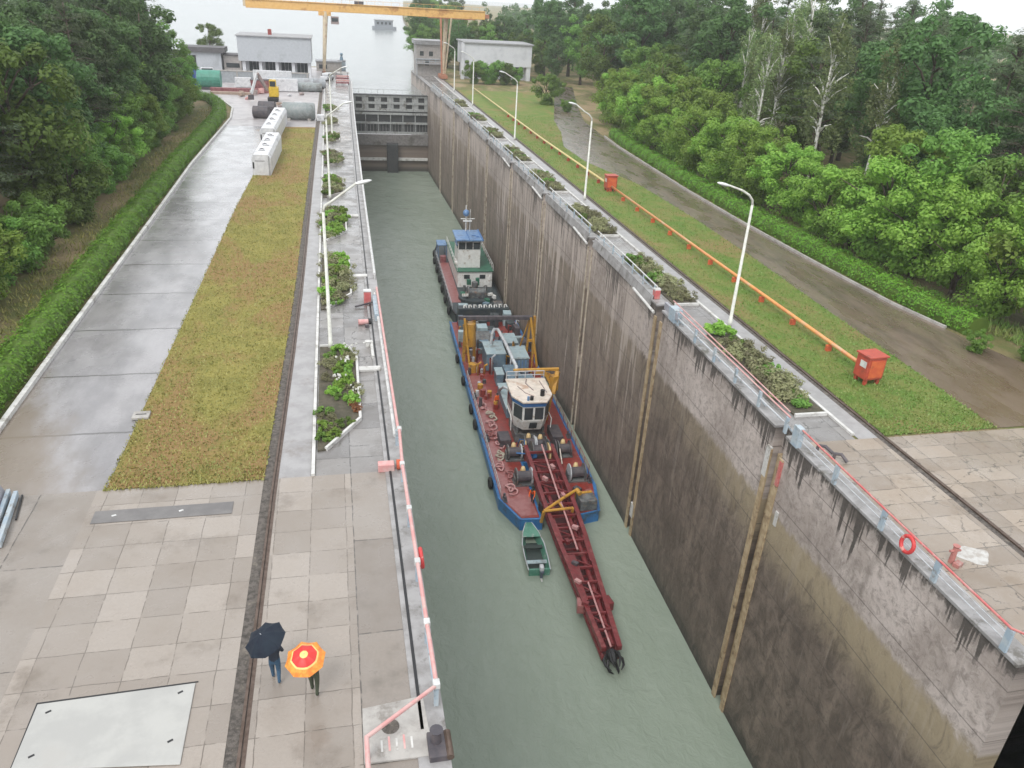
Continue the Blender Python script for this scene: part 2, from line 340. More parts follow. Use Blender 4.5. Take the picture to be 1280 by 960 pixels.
P('olive', (.05, .06, .035), .8, (.04, .05, .03)); P('brolly_red', (.62, .03, .025), .45, (.55, .03, .025)); P('brolly_orange', (.80, .33, .05), .45, (.70, .20, .03), sc=7)
P('brolly_yellow', (.85, .60, .20), .45); P('skin', (.45, .26, .18), .6); P('hair', (.02, .015, .012), .7); P('shoe', (.015, .015, .015), .6)
P('orange_vest', (.85, .16, .02), .6, (.8, .12, .02))
P('house_grey', (.42, .44, .47), .6, (.46, .48, .51), dirt=(.36, .38, .40), ds=.3)
P('house_white', (.58, .59, .62), .6, (.62, .63, .65), dirt=(.48, .49, .52), ds=.25)
P('house_beige', (.42, .39, .37), .65, dirt=(.33, .30, .28), ds=.3)
P('roof_dark', (.10, .095, .10), .6); P('roof_light', (.33, .335, .35), .55); P('chimney_red', (.30, .06, .05), .7)
P('frame_grey', (.34, .34, .35), .6)
P('block_white', (.68, .68, .69), .55, (.58, .58, .60), dirt=(.40, .40, .41), ds=.8)
P('tank_grey', (.22, .25, .25), .5, (.28, .30, .30), dirt=(.14, .14, .13), ds=.4)
P('pipe_grey', (.34, .36, .38), .5, dirt=(.22, .22, .23), ds=.4)
P('iron_dark', (.06, .055, .065), .6, (.10, .085, .09))
P('green_tank', (.07, .27, .20), .5); P('blue_box', (.03, .10, .40), .5); P('maroon', (.20, .06, .07), .6, (.28, .12, .12))
P('debris', (.36, .28, .27), .8, (.22, .17, .16), dirt=(.45, .42, .42), ds=1); P('plank', (.40, .30, .24), .7)
P('excavator_yellow', (.66, .44, .03), .5); P('car_white', (.62, .63, .65), .3); P('barge_grey', (.26, .28, .31), .6, dirt=(.2, .21, .22))
def glass_mat():
    m, nd, lk, bs = nodes_of('dark_glass'); co = objco(nd)
    lk.new(mix(nd, lk, noise(nd, lk, co, 1.2, 3), (.02, .025, .03), (.06, .07, .075)), bs.inputs['Base Color'])
    bs.inputs['Roughness'].default_value = .08; return m
M['glass'] = glass_mat()
def ring_mat():
    """life ring: red with pale bands"""
    m, nd, lk, bs = nodes_of('life_ring_red'); co = objco(nd)
    lk.new(mix(nd, lk, step(nd, lk, noise(nd, lk, co, 3), .55, .62), (.55, .05, .05), (.6, .25, .22)), bs.inputs['Base Color'])
    bs.inputs['Roughness'].default_value = .5; return m
M['ring'] = ring_mat()

# ------------------------------------------------------------------ mesh helpers
class MB:
    def __init__(s): s.v = []; s.f = []
    def add(s, vs, fs):
        o = len(s.v); s.v += [tuple(p) for p in vs]; s.f += [tuple(i + o for i in f) for f in fs]; return s
    def box(s, x0, x1, y0, y1, z0, z1):
        return s.add([(x0,y0,z0),(x1,y0,z0),(x1,y1,z0),(x0,y1,z0),(x0,y0,z1),(x1,y0,z1),(x1,y1,z1),(x0,y1,z1)],
                     [(0,3,2,1),(4,5,6,7),(0,1,5,4),(1,2,6,5),(2,3,7,6),(3,0,4,7)])
    def cbox(s, c, sz, rz=0.0):
        a, b = math.cos(rz), math.sin(rz); hx, hy, hz = sz[0]/2, sz[1]/2, sz[2]/2; vs = []
        for z in (-hz, hz):
            for x, y in ((-hx,-hy),(hx,-hy),(hx,hy),(-hx,hy)): vs.append((c[0]+a*x-b*y, c[1]+b*x+a*y, c[2]+z))
        return s.add(vs, [(0,3,2,1),(4,5,6,7),(0,1,5,4),(1,2,6,5),(2,3,7,6),(3,0,4,7)])
    def bar(s, p0, p1, w, h=None, up=(0,0,1)):
        h = h or w; p0 = Vector(p0); p1 = Vector(p1); d = (p1-p0).normalized(); u = Vector(up)
        if abs(d.dot(u)) > .98: u = Vector((0,1,0))
        x = d.cross(u).normalized(); z = x.cross(d).normalized(); vs = []
        for p in (p0, p1):
            for a, b in ((-1,-1),(1,-1),(1,1),(-1,1)): vs.append(p + x*(a*w/2) + z*(b*h/2))
        return s.add(vs, [(0,3,2,1),(4,5,6,7),(0,1,5,4),(1,2,6,5),(2,3,7,6),(3,0,4,7)])
    def tube(s, pts, r, n=8, cap=True):
        pts = [Vector(p) for p in pts]; rs = r if isinstance(r, (list, tuple)) else [r]*len(pts); o = len(s.v); k = len(pts)
        prev = None
        for i, p in enumerate(pts):
            d = (pts[min(i+1,k-1)] - pts[max(i-1,0)]).normalized()
            if prev is None:
                u = Vector((0,0,1)) if abs(d.z) < .9 else Vector((1,0,0)); x = d.cross(u).normalized()
            else: x = (prev - d*prev.dot(d)).normalized()
            prev = x; y = d.cross(x)
            for j in range(n):
                t = 2*math.pi*j/n; q = p + (x*math.cos(t) + y*math.sin(t))*rs[i]; s.v.append(tuple(q))
        for i in range(k-1):
            for j in range(n):
                a = o+i*n+j; b = o+i*n+(j+1)%n; s.f.append((a, b, b+n, a+n))
        if cap:
            s.f.append(tuple(o+j for j in reversed(range(n)))); s.f.append(tuple(o+(k-1)*n+j for j in range(n)))
        return s
    def prism(s, poly, z0, z1, bottom=True):
        n = len(poly); ar = sum(poly[i][0]*poly[(i+1)%n][1]-poly[(i+1)%n][0]*poly[i][1] for i in range(n))
        if ar < 0: poly = poly[::-1]
        o = len(s.v); s.v += [(x,y,z0) for x,y in poly] + [(x,y,z1) for x,y in poly]
        s.f += [(o+i, o+(i+1)%n, o+n+(i+1)%n, o+n+i) for i in range(n)] + [tuple(o+n+i for i in range(n))]
        if bottom: s.f.append(tuple(o+i for i in reversed(range(n))))
        return s
    def sheet(s, poly, z):
        n = len(poly); ar = sum(poly[i][0]*poly[(i+1)%n][1]-poly[(i+1)%n][0]*poly[i][1] for i in range(n))
        if ar < 0: poly = poly[::-1]
        o = len(s.v); s.v += [(x,y,z) for x,y in poly]; s.f.append(tuple(range(o, o+n))); return s
    def strip(s, L, R, z):
        """ribbon between two polylines of equal length"""
        for i in range(len(L)-1): s.add([(*R[i],z),(*R[i+1],z),(*L[i+1],z),(*L[i],z)], [(0,1,2,3)])
        return s
    def ball(s, c, r, sz=(1,1,1), nu=12, nv=8):
        vs = [(c[0],c[1],c[2]-r*sz[2])]
        for i in range(1, nv):
            a = -math.pi/2 + math.pi*i/nv
            for j in range(nu): b = 2*math.pi*j/nu; vs.append((c[0]+r*sz[0]*math.cos(a)*math.cos(b), c[1]+r*sz[1]*math.cos(a)*math.sin(b), c[2]+r*sz[2]*math.sin(a)))
        vs.append((c[0],c[1],c[2]+r*sz[2])); fs = []
        for j in range(nu): fs.append((0, 1+(j+1)%nu, 1+j))
        for i in range(nv-2):
            for j in range(nu): a = 1+i*nu+j; b = 1+i*nu+(j+1)%nu; fs.append((a, b, b+nu, a+nu))
        t = len(vs)-1
        for j in range(nu): fs.append((t, t-nu+j, t-nu+(j+1)%nu))
        return s.add(vs, fs)
    def torus(s, c, Rr, r, axis='x', n=20, k=8):
        o = len(s.v)
        for i in range(n):
            a = 2*math.pi*i/n
            for j in range(k):
                b = 2*math.pi*j/k; q = (Rr + r*math.cos(b)); p = (q*math.cos(a), q*math.sin(a), r*math.sin(b))
                if axis == 'x': p = (p[2], p[0], p[1])
                elif axis == 'y': p = (p[0], p[2], p[1])
                s.v.append((c[0]+p[0], c[1]+p[1], c[2]+p[2]))
        for i in range(n):
            for j in range(k):
                a = o+i*k+j; b = o+((i+1)%n)*k+j; a2 = o+i*k+(j+1)%k; b2 = o+((i+1)%n)*k+(j+1)%k; s.f.append((a, b, b2, a2))
        return s
    def build(s, name, m, parent=None, smooth=False, bevel=0.0):
        me = bpy.data.meshes.new(name); me.from_pydata(s.v, [], s.f); me.update()
        me.materials.append(M[m] if isinstance(m, str) else m)
        if smooth: me.shade_smooth()
        o = bpy.data.objects.new(name, me); COL.objects.link(o)
        if parent is not None: o.parent = parent
        if bevel:
            b = o.modifiers.new("bevel", 'BEVEL'); b.width = bevel; b.segments = 2; b.limit_method = 'ANGLE'; b.angle_limit = R_(40)
        return o
def B(*a): return MB().box(*a)
def T(p, r, n=8): return MB().tube(p, r, n)

def thing(name, label, cat, loc=(0,0,0), rz=0.0, group=None):
    o = bpy.data.objects.new(name, None); COL.objects.link(o); o.empty_display_size = .3
    o.location = loc; o.rotation_euler = (0,0,rz); tag(o, label, cat, group); return o
def tag(o, label, cat, group=None):
    o['label'] = label; o['category'] = cat
    if group: o['group'] = group
    return o
def struct(o): o['kind'] = 'structure'; return o
KIDS = {}
def dup(root, loc=None, rz=None, label=None, scale=None, group=None):
    """copy a thing with its parts and sub-parts"""
    if not KIDS:
        pass
    def cp(o, par):
        c = o.copy(); COL.objects.link(c)
        if par is not None: c.parent = par
        for ch in list(o.children): cp(ch, c)
        return c
    r = cp(root, None)
    if loc is not None: r.location = loc
    if rz is not None: r.rotation_euler = (0,0,rz)
    if scale is not None: r.scale = (scale,)*3 if isinstance(scale, (int, float)) else scale
    if label: r['label'] = label
    if group: r['group'] = group
    return r
# ------------------------------------------------------------------ plan lines of the lock (x at a distance y along it)
def poly(pts):
    ys = [p[0] for p in pts]; xs = [p[1] for p in pts]
    return lambda y: float(np.interp(y, ys, xs))
XL = poly([(0, 2.35), (50, 2.45), (90, 2.8), (140, 3.4), (200, 4.4)])
XR = poly([(0, 22.5), (35, 22.6), (50, 22.9), (60, 23.1), (150, 23.0), (200, 22.3), (235, 21.6)])
TC = poly([(0, -3.75), (31, -3.52), (53, -3.1), (100, -2.9), (150, -2.5), (235, -2.2)])     # rail trench, left
LAWN_L = poly([(31, -10.35), (83, -9.8), (95, -9.4), (131, -8.6)])
GATE_Y = 200.0
def ys_(a, b, st): return list(np.arange(a, b, st)) + [b]

# ground: one solid per bank, cut by the lock and the upstream basin
land_l = [(-1800, -200), (XL(0)-1, -200)] + [(XL(y)-1, y) for y in ys_(0, 200, 20)] + [(3.4, 236), (-60, 240), (-160, 236), (-1800, 236)]
land_r = [(26.2, -200), (26.2, 15.8)] + [(XR(y)+1, y) for y in ys_(15.8, 235, 20)] + [(24, 250), (32, 330), (44, 480), (66, 800), (150, 1800), (1800, 1800), (1800, -200)]
g = MB().prism(land_l, -9, -.03); g.prism(land_r, -9, -.03); struct(g.build('ground', 'soil'))
# water
L = [(XL(max(y,0))-.3, y) for y in ys_(-200, 199.4, 20)]; Rr = [(XR(max(y,0))+.9 if y > 16 else 26.5, y) for y in ys_(-200, 199.4, 20)]
struct(MB().strip(L, Rr, -20.3).build('lock_water', 'water'))
struct(MB().sheet([(-1800, 201.2), (1800, 201.2), (1800, 3400), (-1800, 3400)], -3.2).build('lake_water', 'lake'))
# far shore hills, nearly lost in the mist
rng = np.random.default_rng(5)
# left bank surfaces
TLf = lambda y: TC(y)-.30
TRf = lambda y: TC(y)+.30
yl = [-30, 0, 15, 31]
struct(MB().strip([(-40, y) for y in yl], [(-10.7, y) for y in yl], 0.0).build('side_pavement', 'quay_edge'))
m = MB(); m.strip([(-10.7, y) for y in yl], [(TLf(y), y) for y in yl], 0.0); m.strip([(TRf(y), y) for y in yl], [(-.02, y) for y in yl], 0.0)
struct(m.build('apron_pavement', 'apron'))
struct(MB().strip([(-.02, y) for y in yl], [(XL(y)-.85, y) for y in yl], 0.0).build('quay_edge_pavement', 'quay_edge'))
yy = ys_(31, 235, 12)
struct(MB().strip([(TLf(y), y) for y in ys_(-30, 235, 12)], [(TRf(y), y) for y in ys_(-30, 235, 12)], -.005).build('rail_bed', 'ballast'))
struct(MB().strip([(TRf(y), y) for y in yy], [(-1.78, y) for y in yy], 0.0).build('quay_path', 'path'))
struct(MB().strip([(-1.58, y) for y in yy if y < 235] , [(XL(min(y,200))-.85, y) for y in yy if y < 235], 0.0).build('quay_pavement', 'paving'))
yw = ys_(31, 131, 10)
struct(MB().strip([(LAWN_L(y), y) for y in yw], [(TLf(y), y) for y in yw], .03).build('lawn', 'lawn'))
kerb_l = [(-16.3, 20), (-16.4, 31), (-16.55, 50), (-16.65, 75), (-16.9, 101), (-16.5, 125), (-16.3, 138), (-17.2, 150), (-20, 160), (-25.5, 166.5)]
KL = poly([(p[1], p[0]) for p in kerb_l])
struct(MB().strip([(KL(y), y) for y in yw], [(LAWN_L(y), y) for y in yw], 0.0).build('service_road', 'road'))
yard = [(TLf(131), 131), (TLf(235), 234), (-60, 234), (-60, 168)] + [(p[0], p[1]) for p in kerb_l[::-1] if p[1] > 131] + [(KL(131), 131)]
M['yard'] = mat('yard_concrete', (.46, .43, .43), (.38, .355, .36), .5, .35, dirt=(.28, .25, .25), dscale=.25)
struct(MB().sheet(yard, 0.0).build('yard_pavement', 'yard'))
def kerb_line(pts, w, h):
    m = MB()
    for a, b in zip(pts[:-1], pts[1:]): m.bar((a[0], a[1], h/2-.02), (b[0], b[1], h/2-.02), w, h)
    return m
struct(kerb_line(kerb_l, .26, .26).build('road_kerb', 'concrete_white'))
struct(kerb_line([(-1.68, 31), (-1.68, 235)], .16, .14).build('path_kerb', 'concrete_white'))

# right bank surfaces
yr = [-30, 0, 15.8, 24, 31]
m = MB(); m.strip([(26.3 if y < 15.8 else XR(y)+.85, y) for y in yr], [(27.5, y) for y in yr], 0.0)
m.strip([(28.05, y) for y in yr], [(41, y) for y in yr], 0.0); struct(m.build('apron_pavement', 'apron_far'))
struct(MB().strip([(27.5, -30), (27.5, 235)], [(28.05, -30), (28.05, 235)], -.01).build('rail_bed', 'ballast'))
yq = ys_(31, 232, 12)
struct(MB().strip([(XR(y)+.85, y) for y in yq], [(26.16, y) for y in yq], 0.0).build('quay_pavement', 'paving'))
struct(MB().strip([(26.34, y) for y in yq], [(27.5, y) for y in yq], .0).build('quay_path', 'path'))
struct(kerb_line([(26.25, 31.4), (26.25, 232)], .18, .14).build('path_kerb', 'concrete_white'))
roadL = [(35.0, 31.2), (35.5, 41), (35.8, 50), (36.4, 62), (36.7, 76), (36.4, 92), (33.8, 106), (33.8, 118), (37.0, 131), (39.4, 145), (46, 170), (55, 205)]
roadR = [(46, 31.2), (43.4, 41), (41.9, 50), (41.4, 62), (41.2, 76), (41.4, 92), (42.1, 106), (42.6, 118), (43.8, 131), (45.2, 145), (51, 170), (60, 205)]
struct(MB().strip(roadL, roadR, 0.0).build('side_road', 'asphalt'))
RL = poly([(p[1], p[0]) for p in roadL]); RRt = poly([(p[1], p[0]) for p in roadR])
yv = [31.2, 41, 50, 62, 76, 92, 106, 118, 131, 145, 158, 170, 190]
struct(MB().strip([(28.05, y) for y in yv], [(RL(y), y) for y in yv], .025).build('verge', 'verge'))
struct(kerb_line([(RRt(y)+.1, y) for y in (45, 50, 60, 75, 90, 105, 118, 128)], .2, .2).build('road_kerb', 'concrete'))

for nm, f, lb in (('crane_rail', lambda y: TC(y)+.12, 'rusty crane rail set in the gravel trench of the left quay'), ('crane_rail', lambda y: 27.83, 'rusty crane rail set in the narrow trench of the right quay')):
    t = thing(nm, lb, 'rail', (0,0,0)); m = MB()
    for a, b in zip(ys_(0, 235, 15)[:-1], ys_(0, 235, 15)[1:]): m.bar((f(a), a, .035), (f(b), b, .035), .09, .07); m.bar((f(a)+.13, a, .0), (f(b)+.13, b, .0), .12, .02)
    m.build('rail_head', 'rail', t)
# grass blades on both lawns (nobody could count them)
def blades(name, n, fx, y0, y1, h, m, seed):
    r = np.random.default_rng(seed)
    y = y0 + (y1-y0)*r.random(n)**1.5; t = r.random(n); x = np.array([fx(a, b) for a, b in zip(y, t)])
    a = r.random(n)*6.283; hh = h*(.5+r.random(n)); w = .02+.05*r.random(n)
    lx = (r.random(n)-.5)*h*1.6; ly = (r.random(n)-.5)*h*1.6
    v = np.zeros((n, 3, 3)); z0 = .02
    v[:,0] = np.c_[x-np.cos(a)*w, y-np.sin(a)*w, np.full(n, z0)]; v[:,1] = np.c_[x+np.cos(a)*w, y+np.sin(a)*w, np.full(n, z0)]
    v[:,2] = np.c_[x+lx, y+ly, z0+hh]
    o = np_mesh(name, v.reshape(-1,3), np.arange(n*3).reshape(-1,3), m); o['kind'] = 'stuff'; return o
def np_mesh(name, v, f, m, link=True):
    k = f.shape[1]; me = bpy.data.meshes.new(name); me.vertices.add(len(v)); me.vertices.foreach_set('co', np.ascontiguousarray(v, dtype=np.float32).ravel())
    me.loops.add(f.size); me.loops.foreach_set('vertex_index', np.ascontiguousarray(f, dtype=np.int32).ravel())
    me.polygons.add(len(f)); me.polygons.foreach_set('loop_start', np.arange(0, f.size, k, dtype=np.int32))
    me.update(calc_edges=True); me.materials.append(M[m])
    if not link: return me
    o = bpy.data.objects.new(name, me); COL.objects.link(o); return o
blades('lawn_grass', 26000, lambda y, t: LAWN_L(y)-.1 + t*(TLf(y)-LAWN_L(y)+.15), 30.9, 130, .10, 'blade', 1)
blades('verge_grass', 22000, lambda y, t: 28.0 + t*(RL(y)-27.9), 31.1, 150, .10, 'blade_green', 2)

# ------------------------------------------------------------------ lock walls
CUT = [32.3, 50.6, 68.5, 86.5, 104.5, 122.5, 140.5, 158.5, 176.5]           # recesses for floating bollards
wallr = thing('lock_wall', 'tall stained concrete lock wall on the right beside the dredger, dark drips under its coping', 'wall', (0,0,0))
face = [(26.2, -60), (26.2, 15.8), (XR(15.8), 15.8)]
for c in CUT:
    a, b = c-.55, c+.55
    face += [(XR(a), a), (XR(a)+.55, a), (XR(b)+.55, b), (XR(b), b)]
face += [(XR(199), 199), (XR(220), 220), (XR(235), 235)]
back = [(XR(235)+1.4, 235), (XR(199)+1.4, 199), (24.5, 150), (24.5, 60), (24.1, 35), (24.1, 17.4), (27.6, 17.4), (27.6, -60)]
MB().prism(face+back, -23, -.121).build('wall_face', 'wall', wallr)
m = MB(); edges = [15.8] + sum([[c-.55, c+.55] for c in CUT], []) + [235]
for i in range(0, len(edges)-1, 2):
    seg = ys_(edges[i], edges[i+1], 6)
    m.prism([(XR(y)-.1, y) for y in seg] + [(XR(y)+.85, y) for y in seg[::-1]], -.12, .05)
edge_m = m
for c in CUT: m.prism([(XR(c)+.56, c-.55), (XR(c)+.56, c+.55), (XR(c)+.85, c+.55), (XR(c)+.85, c-.55)], -.12, .05)
m.box(26.1, 27.0, -60, 15.78, -.12, .05)
m.build('coping', 'coping', wallr, bevel=.03)
for k, c in enumerate(CUT):                                                     # steel guides down each recess
    wd = .2 if k < 2 else .10
    for s in (-1, 1):
        y = c+s*.60; MB().box(XR(y)-.09, XR(y)+.02, y-wd, y+wd, -20.6, -.9 if k else -1.4).build('guide_rail', 'guide_tan' if k < 2 else 'guide_pale', wallr)
    if k in (0, 1): MB().box(XR(c)+.30, XR(c)+.54, c-.3, c+.3, -20.6, -1.6).build('guide_channel', 'guide_tan' if k == 0 else 'iron_dark', wallr)
MB().box(22.52, 22.59, 30.85, 31.1, -5.2, -4.3).build('painted_mark', 'concrete_white', wallr)
MB().box(XR(31.5)-.12, XR(31.5)+.02, 31.48, 31.72, -3.0, -1.5).build('painted_mark', 'red_pipe', wallr)
MB().box(XR(33)-.12, XR(33)+.02, 32.75, 33.15, -3.2, -1.3).build('painted_mark', 'concrete_white', wallr)
MB().box(XR(50)-.1, XR(50)+.05, 50.0, 50.6, -18.6, -17.3).build('mooring_block', 'concrete_white', wallr)

walll = thing('lock_wall', 'concrete lock wall under the left quay, seen from above along its coping', 'wall', (0,0,0))
seg = [-60] + ys_(0, 199, 20)
MB().prism([(XL(max(y,0)), y) for y in seg] + [(XL(max(y,0))-1.5, y) for y in seg[::-1]], -23, -.36).build('wall_face', 'wall', walll)
MB().prism([(XL(max(y,0))+.1, y) for y in seg if y > -1] + [(XL(max(y,0))-.85, y) for y in seg[::-1] if y > -1], -.36, .05).build('coping', 'coping', walll, bevel=.03)
MB().prism([(XL(200), 199), (3.4, 236), (2.2, 236), (XL(200)-1.5, 199)], -9, .05).build('pier_wall', 'coping', walll)
m = MB()
for a, b in zip(ys_(16.5, 198, 10)[:-1], ys_(16.5, 198, 10)[1:]): m.bar((XL(a)-.62, a, .055), (XL(b)-.62, b, .055), .10, .03)
m.build('drain_slot', 'black', walll)

# ------------------------------------------------------------------ upper lift gate
gate = thing('lock_gate', 'grey steel lift gate with rows of dark openings closing the far end of the lock', 'lock gate', (0, GATE_Y, 0))
gx0, gx1 = XL(200)+.02, XR(200)-.02; W = gx1-gx0
MB().box(gx0, gx1, .0, 1.0, -11.6, -2.75).build('gate_body', 'gate_dark', gate)
m = MB()
for z0, z1 in ((-3.15, -2.7), (-4.75, -4.25), (-6.35, -5.75), (-7.15, -6.65), (-9.3, -8.85), (-11.6, -11.1)): m.box(gx0, gx1, -.55, -.002, z0, z1)
m.build('beam', 'gate_grey', gate)
m = MB()
for zz in ((-4.24, -3.16), (-5.74, -4.76)):
    for k in range(7): x = gx0 + W*k/6; MB().box(max(gx0, x-.75), min(gx1, x+.75), -.40, -.003, *zz).build('web_plate', 'gate_grey', gate)
m = MB()
for k in range(1, 6): x = gx0+W*k/6; MB().box(x-.1, x+.1, -.5, -.004, -11.1, -7.16).build('post', 'gate_grey', gate)
m = MB()
for k in range(24): x = gx0+W*(k+.5)/24; MB().box(x-.03, x+.03, -.22, -.005, -11.1, -9.31).build('rib', 'gate_grey', gate)
MB().box(gx0, gx1, -.75, .95, -2.69, -2.58).build('walkway', 'gate_dark', gate)
m = MB()
for k in range(13): x = gx0+.1+(W-.2)*k/12; m.box(x-.03, x+.03, .6, .66, -2.58, -1.55)
m.tube([(gx0, .63, -1.55), (gx1, .63, -1.55)], .04, 6); m.build('railing', 'gate_grey', gate)
sill = thing('gate_sill', 'dark concrete sill with a central pier below the lift gate', 'sill', (0, GATE_Y, 0))
MB().box(gx0, gx1, -2.0, -.7, -14.0, -11.62).build('sill_step', 'gate_sill', sill)
MB().box(gx0, gx1, -1.6, 1.0, -23, -14.0).build('sill_wall', 'wall', sill)
MB().box(12.2, 14.9, -3.4, -1.61, -23, -13.4).build('pier', 'gate_dark', sill, bevel=.15)
for a, b in ((gx0+.1, 12.1), (15.0, gx1-.1)): MB().box(a, b, -2.3, -1.62, -17.6, -17.0).build('lip', 'concrete_white', sill)

# ------------------------------------------------------------------ air
haze_m, hn, hl, hb = nodes_of('mist'); hn.remove(hb)
pv = hn.new('ShaderNodeVolumePrincipled'); pv.inputs['Color'].default_value = (.93, .95, .97, 1); pv.inputs['Density'].default_value = 0.00034
pv.inputs['Anisotropy'].default_value = .2
hl.new(pv.outputs[0], [n for n in hn if n.type == 'OUTPUT_MATERIAL'][0].inputs['Volume'])
M['mist'] = haze_m
hz = MB().box(-1900, 1900, -210, 3500, -24, 42).build('haze', 'mist'); hz['kind'] = 'stuff'
# ------------------------------------------------------------------ cutter dredger (own frame: x across, y aft from the bow, z above water)
BOAT = ((17.0, 52.0, -20.3), -.03)
def cyl(m, p0, p1, r, n=16): return m.tube([p0, p1], r, n)
dr = thing('dredger', 'long red decked dredger with blue hull and white control cab moored along the lock wall', 'dredger', *BOAT)
out = [(-3.3,-.2),(-1.38,-.3),(-1.38,8.6),(1.68,8.6),(1.68,-.1),(3.75,.4),(4.45,4.2),(4.45,44),(-4.5,44),(-4.6,3.0)]
MB().prism(out, -.9, 1.06).build('hull', 'hull_blue', dr)
ins = [(-3.15,.05),(-1.6,0),(-1.6,8.85),(1.9,8.85),(1.9,.15),(3.6,.6),(4.25,4.3),(4.25,43.8),(-4.3,43.8),(-4.4,3.05)]
MB().prism(ins, .5, 1.10).build('deck', 'deck_red', dr)
MB().prism([(-3.1,.3),(-1.7,.3),(-1.9,4.5),(-2.9,8),(-2.6,20),(-2.5,27.5),(-4.2,27.5),(-4.3,3.1)], .9, 1.118).build('deck_walkway', 'deck_pink', dr)
e = [(-1.38,-.3,1.12),(-3.3,-.2,1.12),(-4.6,3,1.12),(-4.5,44,1.12)]
T(e, .09).build('gunwale', 'hull_blue', dr); T([(1.68,-.1,1.12),(3.75,.4,1.12),(4.45,4.2,1.12),(4.45,44,1.12)], .09).build('gunwale', 'hull_blue', dr)
def rail(parent, pts, h, mname, r=.028, mid=True, name='railing', sp=1.6):
    m = MB(); pts = [Vector(p) for p in pts]
    for a, b in zip(pts[:-1], pts[1:]):
        n = max(1, int((b-a).length/sp))
        for k in range(n+1): q = a.lerp(b, k/n); m.tube([q, q+Vector((0,0,h))], r, 5)
        m.tube([a+Vector((0,0,h)), b+Vector((0,0,h))], r, 5)
        if mid: m.tube([a+Vector((0,0,h*.5)), b+Vector((0,0,h*.5))], r*.8, 5)
    return m.build(name, mname, parent)
rail(dr, [(-4.42,3.2,1.1),(-4.36,27,1.1)], .95, 'steel_light')
rail(dr, [(4.3,6,1.1),(4.3,26,1.1)], .95, 'deck_red')
# ladder with cutter head
LW = lambda v: 1.25 if v > -2 else 1.25 - (-2-v)*.052
LZ = lambda v: .95 + (v+16)*.052
lad = MB()
for s in (-1, 1):
    pts = [(.1+s*LW(v), v, LZ(v)+.35) for v in (9, 4, 0, -4, -8, -12, -15.4)]
    for a, b in zip(pts[:-1], pts[1:]): lad.bar(a, b, .36, .42)
    pts = [(.1+s*LW(v)*.92, v, LZ(v)-.55) for v in (9, 4, 0, -4, -8, -12, -15.4)]
    for a, b in zip(pts[:-1], pts[1:]): lad.bar(a, b, .24, .24)
ld = lad.build('ladder', 'ladder_red', dr, bevel=.03)
m = MB()
for k, v in enumerate(np.arange(8, -15.2, -1.55)):
    w = LW(v); m.bar((.1-w, v, LZ(v)+.33), (.1+w, v, LZ(v)+.33), .16, .2); m.bar((.1-w*.9, v, LZ(v)-.55), (.1+w*.9, v, LZ(v)-.55), .14, .16)
    v2 = max(v-1.55, -15.3)
    for s in (-1, 1): m.bar((.1+s*w, v, LZ(v)+.3), (.1+s*LW(v2)*.92, v2, LZ(v2)-.5), .1, .1); m.bar((.1+s*w, v, LZ(v)+.3), (.1+s*w*.92, v, LZ(v)-.5), .1, .1)
    if k % 2: m.bar((.1-w, v, LZ(v)+.3), (.1+LW(v2), v2, LZ(v2)+.3), .09, .09)
m.build('cross_brace', 'ladder_red', ld)
m = MB(); 
for v0, v1, a, b in ((-6.2,-9.2,-1,-.3),(-1.8,-4.6,-1,-.72),(-9.2,-11,-1,-.6),(-4,-7,.75,1)):
    m.add([(.1+a*LW(v0), v0, LZ(v0)+.53), (.1+b*LW(v0), v0, LZ(v0)+.53), (.1+b*LW(v1), v1, LZ(v1)+.53), (.1+a*LW(v1), v1, LZ(v1)+.53),
           (.1+a*LW(v0), v0, LZ(v0)+.46), (.1+b*LW(v0), v0, LZ(v0)+.46), (.1+b*LW(v1), v1, LZ(v1)+.46), (.1+a*LW(v1), v1, LZ(v1)+.46)], [(0,1,2,3),(7,6,5,4),(0,4,5,1),(1,5,6,2),(2,6,7,3),(3,7,4,0)])
m.build('cover_plate', 'ladder_red', ld)
m = MB(); st = [(v, LW(v)*.9, LZ(v)-.62) for v in (8.8, 0, -8, -15.2)]
for (v0, w0, z0), (v1, w1, z1) in zip(st[:-1], st[1:]): m.add([(.1-w0,v0,z0),(.1+w0,v0,z0),(.1+w1,v1,z1),(.1-w1,v1,z1),(.1-w0,v0,z0-.05),(.1+w0,v0,z0-.05),(.1+w1,v1,z1-.05),(.1-w1,v1,z1-.05)], [(0,1,2,3),(7,6,5,4),(0,4,5,1),(1,5,6,2),(2,6,7,3),(3,7,4,0)])
P('ladder_dark', (.085, .018, .02), .6, dirt=(.04, .02, .018)); m.build('dark_backing', 'ladder_dark', ld)  # dark sheet added under the lattice; hides the water, darkens its gaps
T([(.25, 8.4, LZ(8)+.9), (.15, 2, LZ(2)+.75), (.2, -5.6, LZ(-5.6)+.45)], .085, 8).build('drive_shaft', 'hose_pink', ld)
T([(.1, -9.2, LZ(-9)+.45), (.12, -15.2, LZ(-15)+.3)], .075, 8).build('drive_shaft', 'hose_pink', ld)
MB().cbox((-.45, 3.5, LZ(3)-.1), (.35, 6, .4)).build('suction_pipe_casing', 'ladder_red', ld, bevel=.1)
T([(.62, 6, LZ(6)), (.62, -6, LZ(-6)), (.35, -14.8, LZ(-14.8))], .2, 10).build('suction_pipe', 'ladder_red', ld)
for s in (-1, 1): MB().cbox((.1+s*1.02, -11.0, LZ(-11)+.05), (.55, .9, .75), s*.2).build('side_fairlead', 'deck_pink' if s < 0 else 'ladder_red', ld, bevel=.05)
r_ = random.Random(3); m = MB()
